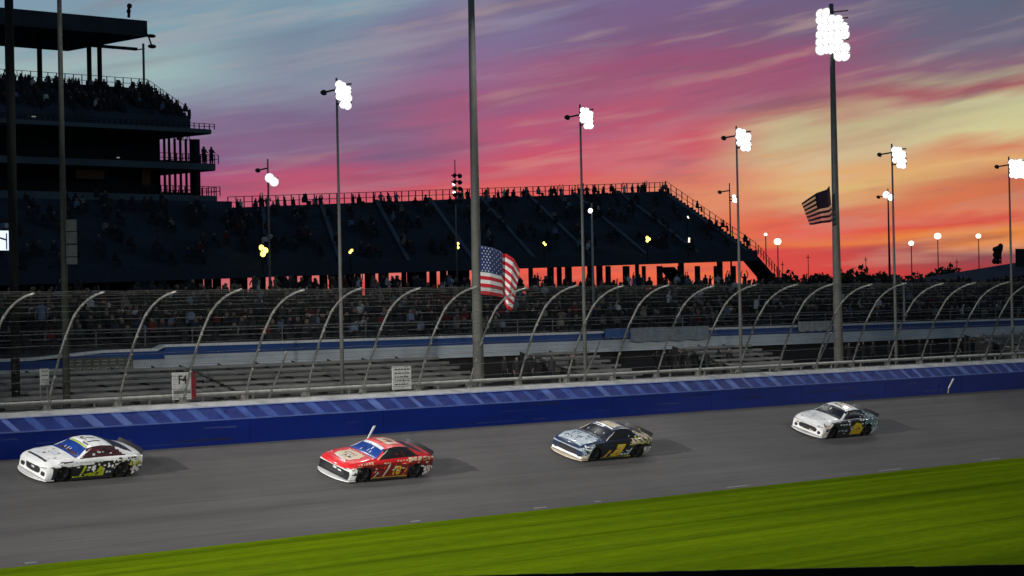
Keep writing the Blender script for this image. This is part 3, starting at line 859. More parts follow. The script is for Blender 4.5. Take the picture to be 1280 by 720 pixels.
# ------------------------------------------------------------------ light masts
lampm = mat('floodlight_lens', (1, 1, 1), .3, emit=(1, .97, .95), estr=4.0)
lampr = mat('lens_glow_ring', (.8, .8, .8), .3, emit=(.95, .9, .92), estr=.62)  # weakly glowing ring added round each lens to soften the lamp edge
hood = mat('floodlight_hood', (.03, .03, .035), .6)
polem = mat('pole_grey', (.20, .20, .185), .6, metal=.2, var=.2, scale=.8)
poled = mat('pole_dark', (.045, .045, .045), .7, var=.3)
def fixture(mb_h, mb_l, c, aim, r):
    aim = Vector(aim).normalized(); c = Vector(c)
    mb_h.tube([c - aim*r*1.1, c - aim*r*.5, c], [r*.35, r*.85, r*1.06], 10)
    mb_l.tube([c + aim*.02, c + aim*.03], [r*.80, r*.74], 12)
    mb_l.tube([c + aim*.005, c + aim*.015], [r*1.02, r*.98], 14, mi=1)
def lamp_mast(name, px, py_top, Y, rad, label, bank_=(3, 3), r=.25, side=-1, group=None, pm=None, ztop=None, zb=4.3, off=.30, aim=(-.62, -.75, -.22), back=True, sp=None, topgap=.15, dark_rows=0):
    a = P(px, 430, Y); top = P(px, py_top, Y)
    zt_ = ztop if ztop else top.z
    root = empty(name, (a.x, Y, zb), label, 'light pole', group)
    h = zt_-zb
    m = MB(); m.tube([(0, 0, 0), (0, 0, h*.5), (0, 0, h)], [rad*1.1, rad*.78, rad*.5], 12); m.build('pole', pm or polem, root, smooth=True)
    m = MB(); m.tube([(0, 0, 0), (0, 0, .25)], rad*2.0, 10); m.build('base', steeld, root)
    nr, nc = bank_; sp = sp or r*1.35
    arm = MB(); hd = MB(); ln = MB()
    random.seed(int(px))
    for rr in range(nr):
        z = h-topgap-r-rr*sp
        arm.tube([(0, .05, z), (0, side*(off+sp*(nc-.5)), z)], .045, 5)
        for c in range(nc):
            if nr > 2 and rr == nr-1 and c == 0 and nc < 4: continue
            if nc == 5 and ((rr == 0 and c > 1) or (rr == 1 and c == 4) or (rr == nr-1 and c in (0, 1, 2)) or (rr == 4 and c == 4)): continue
            if rr == 0 and c == nc-1: zz = z-.16
            else: zz = z
            cc = (-.12, side*(off+sp*c)+random.uniform(-.03, .03), zz+random.uniform(-.04, .04)-(.06*c if nc < 4 else .03*c))
            fixture(hd, ln, cc, (aim[0]+random.uniform(-.2, .2), aim[1]+random.uniform(-.15, .15), aim[2]+random.uniform(-.1, .1)), r*random.uniform(.78, 1.05))
    if back: arm.tube([(0, 0, h-.55), (0, .9, h-.62)], .05, 5); fixture(hd, MB(), (0, .95, h-.65), (.3, .6, -.5), .16)
    arm.build('crossarm', poled, root); hd.build('lamp_hood', hood, root, smooth=True); ln.build('lamp_lens', [lampm, lampr], root)
    return root, Vector((a.x, Y, zt_))
G1 = 'light masts along the catch fence'
masts = []
masts.append(lamp_mast('light_pole', 427, 98, 86.2, .10, 'slim light mast with a bright lamp bank, nearest the left of the flag pole', (4, 3), .22, group=G1))
masts.append(lamp_mast('light_pole', 731, 131, 86.2, .10, 'slim light mast right of the colourful flag with its bank lit', (4, 3), .19, group=G1))
masts.append(lamp_mast('light_pole', 926, 158, 86.2, .10, 'slim light mast at the sloping right end of the raised stand', (4, 3), .22, group=G1))
masts.append(lamp_mast('light_pole', 1120, 180, 86.2, .10, 'slim light mast just right of the dark flag and tall pole', (4, 3), .23, group=G1))
masts.append(lamp_mast('light_pole', 1266, 196, 86.2, .10, 'slim light mast at the right edge of the photo', (4, 4), .22, group=G1))
tall = []
tall.append(lamp_mast('light_pole', 1048, 6, 85.6, .27, 'thick tall light mast with the largest blazing lamp bank', (7, 5), .37, group='tall thick light poles', aim=(-.62, -.75, -.25), back=False, off=-.72, sp=.43))
fp, _ = lamp_mast('light_pole', 597.5, 0, 85.6, .27, 'thick pale pole carrying the colourful national flag, its lamps above the frame', (5, 4), .30, group='tall thick light poles', ztop=30, back=False, off=-.75, sp=.62)
ap, _ = lamp_mast('light_pole', 82, 0, 86, .15, 'grey green pole with stacked loudspeaker boxes at the left', (3, 3), .30, group='tall thick light poles', ztop=30, back=False, pm=mat('pole_olive', (.075, .08, .068), .7))
m = MB(); zz = P(88, 300, 86).z-4.3
for i, (dz, w, h) in enumerate(((.62, .42, .5), (.08, .42, .5), (-.48, .42, .5), (-.92, .5, .3))):
    m.box(.0, .34, -.50, -.16, zz+dz-h/2, zz+dz+h/2)
m.build('loudspeaker', mat('speaker_grey', (.12, .13, .13), .7), ap)
dp = empty('dark_pole', (P(19, 440, 87.5).x, 87.5, 4.3), 'thick unlit black pole at the far left edge', 'pole')
m = MB(); m.tube([(0, 0, 0), (0, 0, 22)], .2, 10); m.build('shaft', mat('pole_black', (.012, .012, .012), .9), dp, smooth=True)
m = MB(); m.tube([(0, 0, 0), (0, 0, .4)], .3, 10); m.build('base', steeld, dp)
# second row in front of the raised stand
G2 = 'smaller light masts before the raised stand'
lamp_mast('light_pole', 339, 199, 111, .09, 'small mast with dark lamp stack and one glaring lamp near the tower', (1, 2), .30, group=G2, pm=steeld, topgap=.9, off=.25, zb=8.8, aim=(-.5, -.8, -.1))
r2, _ = lamp_mast('light_pole', 573, 200, 111, .07, 'small mast with mostly dark lamps just left of the thick flag pole', (2, 1), .13, group=G2, pm=steeld, topgap=1.3, off=.0, sp=.75, back=False, zb=8.8)
for root_px, hh in ((573, None),):
    m = MB(); h_ = P(573, 200, 111).z-9.7
    for i in range(5):
        for s in (-1, 1): m.tube([(s*.28, -.1, h_-.1-i*.42), (s*.2, -.25, h_-.18-i*.42)], [.12, .16], 8)
        m.box(-.35, .35, -.04, .04, h_-.15-i*.42, h_-.09-i*.42)
    m.build('lamp_stack', hood, r2)
lamp_mast('light_pole', 916, 229, 111, .08, 'shorter dark mast close left of the slim mast at the right slope', (2, 2), .17, group=G2, pm=poled, topgap=.9, off=.5, zb=8.8)
lamp_mast('light_pole', 1114, 236, 111, .10, 'shorter mast with a low glaring lamp beside the mast right of the dark flag', (1, 2), .33, group=G2, pm=poled, off=-.1, zb=8.8)
lamp_mast('light_pole', 743, 254, 104, .10, 'short pale pole topped by one small white lamp in the crowd', (1, 1), .17, group=G2, off=.0, back=False, zb=7.9, pm=mat('pole_pale', (.5, .5, .48), .6))
wpx = empty('pale_post', (P(1130, 380, 95.2).x, 95.2, 7.1), 'short pale post beside the paired masts at the right', 'post')
m = MB(); m.tube([(0, 0, 0), (0, 0, 2.6)], .07, 8); m.build('shaft', mat('pole_pale', (.5, .5, .48), .6), wpx)
m = MB(); m.box(-.12, .12, -.12, .12, 0, .1); m.build('base', steeld, wpx)
# far parking lot lamps
far = [(972, 302, .48, 'bright far street lamp just right of the raised stand'), (957, 293, .22, 'tiny orange far lamp above the right end of the raised stand'), (1044, 297, .35, 'far lamp glowing from behind the tall thick pole'),
       (1139, 304, .38, 'far street lamp just right of the paired masts'), (1172, 295, .5, 'brightest far street lamp in the right part of the sky line'), (1223, 295, .38, 'far street lamp left of the equipment on the far stand')]
flm = mat('far_lamp_glow', (1, .95, .85), .4, emit=(1, .86, .66), estr=3.0)
for px, py, s, lb in far:
    Y = 205; p = P(px, py, Y); root = empty('street_lamp', (p.x, Y, 4.3), lb, 'street lamp', 'far street lamps beyond the stands')
    h = p.z-4.3
    m = MB(); m.tube([(0, 0, 0), (0, 0, h-.1)], [.13, .07], 6); m.build('pole', poled, root)
    m = MB(); m.ell((0, 0, h), s*1.1, s*1.1, s*.95, 10, 7); m.build('lamp', flm, root, smooth=True)
    m = MB(); m.box(-s*.6, s*.6, -.1, .1, h+s*.93, h+s*1.08); m.build('lamp_cap', poled, root)
for i, px in enumerate((1010, 1082, 1196, 978)):
    p = P(px, 318+i*3, 215); o = empty('antenna_mast', (p.x, 215, 4.3), ('thin far mast between the stand and the dark flag', 'thin far mast right of the tall thick pole', 'thin far mast between the two far lamps at right', 'thin far mast beside the bright lamp past the stand')[i], 'mast', 'thin far masts')
    m = MB(); m.tube([(0, 0, 0), (0, 0, p.z-4.3)], .06, 5); m.build('shaft', poled, o)
    m = MB(); m.box(-.4, .4, -.04, .04, p.z-4.8, p.z-4.7); m.build('crossbar', poled, o)

# ------------------------------------------------------------------ far trees
leafm = mat('night_foliage', (.035, .05, .02), .9, var=.5); barkm = mat('bark', (.05, .035, .025), .9)
def tree_proto(seed, h, w):
    random.seed(seed)
    root = empty('tree', (0, 0, 0), 'x', 'tree')
    m = MB(); m.tube([(0, 0, 0), (.1, 0, h*.35), (0, .1, h*.7)], [.28, .2, .08], 7)
    for i in range(5):
        a = random.uniform(0, 6.28); m.tube([(0, 0, h*(.3+.08*i)), (math.cos(a)*w*.3, math.sin(a)*w*.3, h*(.5+.08*i))], [.1, .03], 5)
    m.build('trunk', barkm, root)
    m = MB()
    cl = [(random.uniform(-.35, .35)*w, random.uniform(-.35, .35)*w, h*random.uniform(.45, .95), random.uniform(.14, .26)*w) for _ in range(9)]
    for _ in range(1100):
        cx_, cy_, cz_, cr_ = random.choice(cl)
        d = Vector((random.gauss(0, 1), random.gauss(0, 1), random.gauss(0, 1))).normalized()*cr_*random.uniform(.2, .95)
        p = Vector((cx_, cy_, cz_))+d; a = Vector((random.gauss(0, 1), random.gauss(0, 1), random.gauss(0, 1))).normalized()*random.uniform(.35, .65)
        b_ = a.cross(Vector((random.gauss(0, 1), random.gauss(0, 1), random.gauss(0, 1)))).normalized()*random.uniform(.2, .42)
        m.quad(p-a, p-b_, p+a, p+b_)
    m.build('crown', leafm, root)
    return root
protos = [tree_proto(1, 10, 8), tree_proto(2, 8, 9), tree_proto(3, 12, 5), tree_proto(4, 9, 6)]
random.seed(14); first = set()
tx = 952
i = 0
while tx < 1285:
    k = random.randrange(4); pr = protos[k]
    if k in first: t_ = copy_tree(pr)
    else: first.add(k); t_ = pr
    Y = random.uniform(215, 260)
    top = 348 - max(0, (tx-1130)*.09) + random.uniform(-7, 6)
    p = P(tx, top, Y); H0 = (10, 8, 12, 9)[k]
    s = max(.3, (p.z-4.3)/H0/1.02); t_.location = (p.x, Y, 4.3); t_.scale = (s, s, s)
    t_.rotation_euler = (0, 0, random.uniform(0, 6)); t_['label'] = 'dark far tree silhouetted along the skyline beyond the lower stand'; t_['group'] = 'far trees on the skyline'
    tx += random.uniform(5, 12); i += 1
for k in range(4):
    if k not in first:
        for ch in list(protos[k].children): bpy.data.objects.remove(ch)
        bpy.data.objects.remove(protos[k])
hl = MB()
pts = [(640, 372), (800, 366), (940, 360), (1000, 355), (1100, 354), (1200, 350), (1300, 346), (1500, 342)]
for i in range(len(pts)-1):
    a, b_ = P(*pts[i], 400), P(*pts[i+1], 400)
    hl.hexa([(a.x, 380, 4), (b_.x, 380, 4), (b_.x, 430, 4), (a.x, 430, 4), (a.x, 400, a.z), (b_.x, 400, b_.z), (b_.x, 430, b_.z), (a.x, 430, a.z)])
tag(hl.build('hills', mat('dark_hill', (.02, .018, .016), 1.0)), 'low dark hill on the skyline', kind='structure')

# ------------------------------------------------------------------ flags
fred = mat('flag_red', (.68, .015, .03), .8, var=.15, scale=6); fwhite = mat('flag_white', (.92, .90, .88), .8, var=.08, scale=6); fblue = mat('flag_blue', (.02, .045, .17), .8, var=.2, scale=6)
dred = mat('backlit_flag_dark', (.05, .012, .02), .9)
tlw = bpy.data.materials.new('thin_white_cloth'); tlw.use_nodes = True
_n = tlw.node_tree; _b = _n.nodes['Principled BSDF']; _b.inputs['Base Color'].default_value = (.8, .75, .7, 1); _tr = _n.nodes.new('ShaderNodeBsdfTranslucent'); _tr.inputs[0].default_value = (.9, .7, .6, 1)
_mx = _n.nodes.new('ShaderNodeMixShader'); _mx.inputs[0].default_value = .85; _n.links.new(_b.outputs[0], _mx.inputs[1]); _n.links.new(_tr.outputs[0], _mx.inputs[2]); _tp = _n.nodes.new('ShaderNodeBsdfTransparent'); _m2 = _n.nodes.new('ShaderNodeMixShader'); _m2.inputs[0].default_value = .6
_n.links.new(_mx.outputs[0], _m2.inputs[1]); _n.links.new(_tp.outputs[0], _m2.inputs[2]); _n.links.new(_m2.outputs[0], _n.nodes['Material Output'].inputs[0])
def flag(name, label, ctrl, Y0, mats, canton_u=.42, amp=.12, stars=True, depth=None):
    """ctrl: list of (u, top px, top py, bottom px, bottom py, dY)"""
    def at(u, v):                     # v: 0 top .. 1 bottom
        for i in range(len(ctrl)-1):
            if u <= ctrl[i+1][0] or i == len(ctrl)-2:
                a, b_ = ctrl[i], ctrl[i+1]; f = (u-a[0])/(b_[0]-a[0]); break
        f2 = f
        g_ = [a[k]*(1-f2)+b_[k]*f2 for k in range(6)]
        px = g_[1]*(1-v)+g_[3]*v; py = g_[2]*(1-v)+g_[4]*v
        Y = Y0 + g_[5] + amp*math.sin(u*9+v*2.2)*u
        return P(px, py, Y)
    NU, NV = 48, 39; m = MB(); th = Vector((0, 0, 0))
    O = at(0, 0)
    idx = {}
    for i in range(NU+1):
        for j in range(NV+1):
            idx[i, j] = len(m.v); m.v.append(tuple(at(i/NU, j/NV)-O))
    for i in range(NU):
        for j in range(NV):
            st = j // 3
            mi = 2 if (i/NU < canton_u and st < 7) else (0 if st % 2 == 0 else 1)
            m.f.append((idx[i, j], idx[i+1, j], idx[i+1, j+1], idx[i, j+1])); m.m.append(mi)
    root = empty(name, O, label, 'flag')
    o = m.build('cloth', mats, root, smooth=True)
    md = o.modifiers.new('thickness', 'SOLIDIFY'); md.thickness = .006
    if stars:
        s = MB()
        for r_ in range(9):
            for c in range(6 if r_ % 2 == 0 else 5):
                u = canton_u*((c+.5 if r_ % 2 == 0 else c+1)/6); v = 7/13*((r_+.6)/9.2)
                cc = at(u, v)-O; du = (at(u+.01, v)-at(u, v)).normalized(); dv = (at(u, v+.01)-at(u, v)).normalized()
                nn = du.cross(dv).normalized()
                if nn.dot(CAMP-O) < 0: nn = -nn
                pts = []
                for k in range(10):
                    a = math.pi*k/5; rr = .052 if k % 2 == 0 else .022
                    pts.append(cc + nn*.02 + du*rr*math.sin(a) - dv*rr*math.cos(a))
                s.poly(pts)
        s.build('stars', mats[1], root)
    return root
flag('national_flag', 'red white and blue starred flag hanging folded from the thick pale pole',
     [(0, 600.5, 307, 601, 368, -.3), (.22, 613, 309, 613, 369, -.45), (.40, 626, 314, 628, 372, -.2), (.47, 629, 318, 630, 376, .15), (.55, 632, 317, 631, 380, -.2), (.75, 642, 323, 634, 386, -.45), (1, 650, 338, 640, 389, -.3)], 85.5, [fred, fwhite, fblue], amp=.08)
flag('backlit_flag', 'dark backlit striped flag blowing left of the tall thick light pole',
     [(0, 1037, 232, 1041, 276, -.1), (.12, 1033, 237, 1038, 278, -.2), (.5, 1021, 241, 1027, 279, .2), (.8, 1009, 249, 1017, 281, 0), (1, 1002, 254, 1012, 281, .1)], 85.5, [dred, tlw, mat('backlit_flag_canton', (.03, .012, .035), .9)], canton_u=.55, stars=False)

# ------------------------------------------------------------------ signs on the fence
def text_mesh(txt, size, bold=.0, shear=0.0):
    cu = bpy.data.curves.new('t', 'FONT'); cu.body = txt; cu.size = size; cu.align_x = 'CENTER'; cu.align_y = 'CENTER'; cu.offset = bold; cu.shear = shear; cu.resolution_u = 3
    o = bpy.data.objects.new('t', cu); COL.objects.link(o)
    dg = bpy.context.evaluated_depsgraph_get(); me = bpy.data.meshes.new_from_object(o.evaluated_get(dg)); bpy.data.objects.remove(o)
    return me
signw = mat('sign_white', (.62, .62, .58), .6, var=.15, scale=3); signk = mat('sign_black', (.03, .03, .03), .7); signr = mat('sign_red', (.22, .01, .02), .6)
def sign(px0, py0, px1, py1, Y, label, lines=0, extra=None):
    a, b_ = P(px0, py0, Y), P(px1, py1, Y); c = (a+b_)/2; w = b_.x-a.x; h = a.z-b_.z
    root = empty('notice_sign', (c.x, Y, c.z-h/2), label, 'sign')
    m = MB(); m.box(-w/2, w/2, -.02, .02, 0, h); m.build('board', signw, root)
    m = MB(); m.tube([(-w*.4, .05, -.6), (-w*.4, .05, h)], .03, 5); m.tube([(w*.4, .05, -.6), (w*.4, .05, h)], .03, 5); m.build('sign_post', steeld, root)
    if lines:
        m = MB(); random.seed(int(px0))
        for i in range(lines):
            z = h*(.88-.8*i/lines); x = -w*.38
            while x < w*.34:
                ww = random.uniform(.04, .16)*w; m.box(x, min(x+ww, w*.4), -.03, -.021, z-h*.045, z); x += ww+.05*w
        m.build('lettering', signk, root)
    return root, w, h
sign(490, 458, 514, 486, 84.9, 'small white notice board with rows of dark lettering behind the fence', lines=5)
r_, w, h = sign(215, 466, 239, 499, 84.9, 'white sign with a red edge behind the fence at the left')
me = text_mesh('F4', h*.42, .015); o = bpy.data.objects.new('lettering', me); me.materials.append(signk); COL.objects.link(o); o.parent = r_; o.rotation_euler = (R(90), 0, 0); o.location = (0.03, -.03, h*.72)
m = MB(); m.box(w/2+.002, w/2+.28, -.02, .02, 0, h); m.build('red_edge', signr, r_)
m = MB(); m.box(-w/2+.04, w/2-.04, -.03, -.021, h*.22, h*.34); m.build('grey_strip', steeld, r_)
sign(50, 461, 61, 481, 84.9, 'narrow white sign hanging below the walkway rail at the far left', lines=3)
# raised metal letters on the wall, too blurred to read
root = empty('lettered_panel', (P(125, 462, 94.6).x, 94.6, P(125, 473, 94.6).z), 'olive grey panel of blurred raised lettering left of the parapet step', 'sign')
a, b_ = P(82, 462, 94.6), P(166, 462, 94.6); hw = (b_.x-a.x)/2
m = MB(); m.box(-hw, hw, 0, .1, -.05, 1.0); m.build('panel', mat('olive_panel', (.16, .16, .13), .8), root)
m = MB(); x = -hw+.2; random.seed(4)
while x < hw-.25:
    ww = random.uniform(.14, .22); k = random.randrange(3)
    if k == 0: m.box(x, x+.06, -.05, -.002, .1, .55); m.box(x+.06, x+ww, -.05, -.002, .48, .55); m.box(x+.06, x+ww, -.05, -.002, .1, .17)
    elif k == 1: m.box(x, x+.06, -.05, -.002, .1, .55); m.box(x+ww-.06, x+ww, -.05, -.002, .1, .55); m.box(x+.06, x+ww-.06, -.05, -.002, .30, .37)
    else: m.box(x, x+ww, -.05, -.002, .48, .55); m.box(x+ww/2-.03, x+ww/2+.03, -.05, -.002, .1, .48)
    x += ww+.09
for zz in (.68, .84):
    x = -hw+.1
    while x < hw-.3: m.box(x, x+.32, -.03, -.002, zz, zz+.05); x += .5
m.build('lettering', mat('pale_metal_letters', (.40, .40, .34), .6), root)
# banners on the parapet
def banner(px0, px1, py0, py1, label, mm):
    a, b_ = P(px0, py0, 94.85), P(px1, py1, 94.85); w = b_.x-a.x; h = a.z-b_.z; m = MB(); n = 14
    for i in range(n):
        x0_, x1_ = -w/2+w*i/n, -w/2+w*(i+1)/n; s0 = -.04*abs(math.sin(i*1.3)); s1 = -.04*abs(math.sin((i+1)*1.3)); e0 = -.1*math.sin(i*.9)**2; e1 = -.1*math.sin((i+1)*.9)**2
        m.quad((x0_, s0, e0), (x1_, s1, e1), (x1_, s1, h), (x0_, s0, h))
    o = m.build('banner', mm); o.location = ((a.x+b_.x)/2, 94.85, b_.z); md = o.modifiers.new('t', 'SOLIDIFY'); md.thickness = .01
    tag(o, label, 'banner')
banner(756, 786, 411, 421, 'light blue banner hung on the parapet right of the flag', mat('banner_blue', (.06, .17, .45), .8))
banner(788, 886, 410, 423, 'pale grey blue banner covering the stripe on the parapet', mat('banner_pale', (.30, .35, .38), .8))
banner(998, 1040, 402, 412, 'crumpled white banner on the parapet left of the tall thick pole', mat('banner_white', (.5, .5, .48), .8))
# white slivers leaning at the barrier foot, stand-ins for unidentified pale streaks
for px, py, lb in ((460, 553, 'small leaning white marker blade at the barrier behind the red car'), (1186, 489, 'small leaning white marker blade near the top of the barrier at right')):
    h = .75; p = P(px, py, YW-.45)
    root = empty('leaning_sliver', p, lb, 'sliver', 'white marker blades by the barrier')
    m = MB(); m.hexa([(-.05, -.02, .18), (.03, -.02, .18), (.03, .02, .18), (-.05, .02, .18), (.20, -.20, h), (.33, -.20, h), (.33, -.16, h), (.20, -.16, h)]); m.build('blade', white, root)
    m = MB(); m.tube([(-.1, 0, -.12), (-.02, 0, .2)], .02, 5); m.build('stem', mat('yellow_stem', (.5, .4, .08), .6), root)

# ------------------------------------------------------------------ race cars
def lerp_tab(tab, x):
    if x <= tab[0][0]: return tab[0][1]
    for (a, va), (b_, vb) in zip(tab, tab[1:]):
        if x <= b_:
            f = (x-a)/(b_-a); f = f*f*(3-2*f)*.5+f*.5
            return va*(1-f)+vb*f
    return tab[-1][1]
T_W = [(0, .90), (.12, .935), (.4, .965), (.95, 1.0), (1.6, .975), (2.6, .97), (3.4, .99), (3.9, 1.0), (4.5, .95), (4.95, .86)]
T_ZC = [(0, .60), (.12, .70), (.35, .77), (.9, .84), (1.50, .90), (1.62, .915), (2.28, 1.245), (2.45, 1.29), (2.85, 1.32), (3.25, 1.30), (3.6, 1.23), (4.10, 1.09), (4.4, 1.0), (4.7, .94), (4.95, .87)]
T_B = [(0, .55), (.12, .63), (.35, .69), (.9, .76), (1.5, .81), (2.2, .85), (3.0, .875), (3.8, .88), (4.4, .86), (4.95, .80)]
AX = (1.0, 3.84); WR = .365
def sill(x):
    z = .13 if x < .5 else .12
    if x > 4.4: z = .12 + (x-4.4)*.28
    for a in AX:
        d = abs(x-a)
        if d < .43: z = max(z, .30+math.sqrt(max(0, .43**2-d*d))*.80)
    return z
NS_, NG, NT = 8, 4, 7
def section(x):
    w, zc, b_ = lerp_tab(T_W, x), lerp_tab(T_ZC, x), lerp_tab(T_B, x)
    zs = sill(x); pts = []
    for i in range(NS_+1):
        f = i/NS_; z = zs+(b_-.04-zs)*f; g_ = (z-.13)/(b_-.13)
        y = w*(.955+.045*math.sin(min(1, max(0, g_))*math.pi*.9)) - .075*max(0, g_-.55)**1.2
        pts.append((y, z))
    gh = max(0.0, min(1.0, (zc-b_-.06)/.34)); gh = gh*gh*(3-2*gh)
    ysh = w*.90
    pts.append((w*.925, b_-.006))
    pts.append((ysh, b_+.008))
    y0_ = ysh-.035; z0_ = b_+.012
    yr = (w*.80)*(1-gh)+(.61)*gh; zr = (b_*.35+zc*.65)*(1-gh)+(zc-.055)*gh
    for i in range(NG+1):
        f = i/NG; pts.append((y0_+(yr-y0_)*f + .035*gh*math.sin(f*math.pi), z0_+(zr-z0_)*f))
    for i in range(1, NT+1):
        f = i/NT; a = f*math.pi/2
        pts.append((yr*(1-f), zr+(zc-zr)*math.sin(a)**.9))
    return pts
XS = sorted(set([0, .03, .07, .12, .18, .25, .32] + [round(.4+.05*i, 3) for i in range(92)]))
XS = [x for x in XS if x <= 4.95]
def warp(x, y):
    if x < .9: x = x + .34*(abs(y)/.95)**2.6*(1-x/.9)
    if x > 4.3: x = x - .14*(abs(y)/.95)**3*((x-4.3)/.65)
    return x
NP_ = NS_+1+2+NG+1+NT
iG0 = NS_+3; iR0 = iG0+NG
def region(i, j, xm):
    """which part a cell belongs to; j = ring cell index"""
    if iG0 <= j < iR0:
        # side glass: leaning pillars
        f = (j-iG0+.5)/NG
        lo, hi = 1.78+.42*f, 4.02-.55*f
        if lo < xm < hi and j > iG0-1 and j < iR0: 
            return 'side'
    if j >= iR0:
        f = (j-iR0+.5)/NT; e = .06*(1-f)
        if 1.60+.02 < xm < 2.30-e*.5: return 'windshield'
        if 3.45 < xm < 4.42: return 'rear'
    return 'body'

tyre = mat('tyre_rubber', (.012, .012, .013), .85); rimm = mat('rim_steel', (.018, .018, .022), .4, metal=.5)
blackp = mat('black_trim', (.010, .010, .012), .45); spl = mat('splitter_black', (.015, .015, .016), .6)
def paint(name, c, var=.12): return mat('paint_'+name, c, .38, coat=.35, var=var, scale=2.0)
PW = paint('white', (.80, .80, .79)); PK = paint('black', (.012, .013, .016)); PR = paint('red', (.62, .012, .016)); PDR = paint('dark_red', (.17, .010, .014)); PC = paint('cream', (.62, .52, .36))
PY = paint('yellow', (.62, .42, .01)); PG = paint('lime', (.42, .50, .01)); PN = paint('navy', (.015, .03, .075)); PS = paint('silver', (.42, .50, .56), .3); PT = paint('teal', (.20, .36, .38), .4); PGo = paint('gold', (.50, .28, .03)); PM = paint('maroon', (.045, .010, .016))
GB = mat('blue_tint_glass', (.008, .04, .22), .25, var=.3, scale=3, spec=.6); GK = mat('dark_glass', (.008, .011, .018), .3, var=.3, spec=.15); GM = mat('maroon_netting', (.045, .010, .014), .7, var=.3)
PBW = mat('banner_strip', (.55, .58, .6), .4)

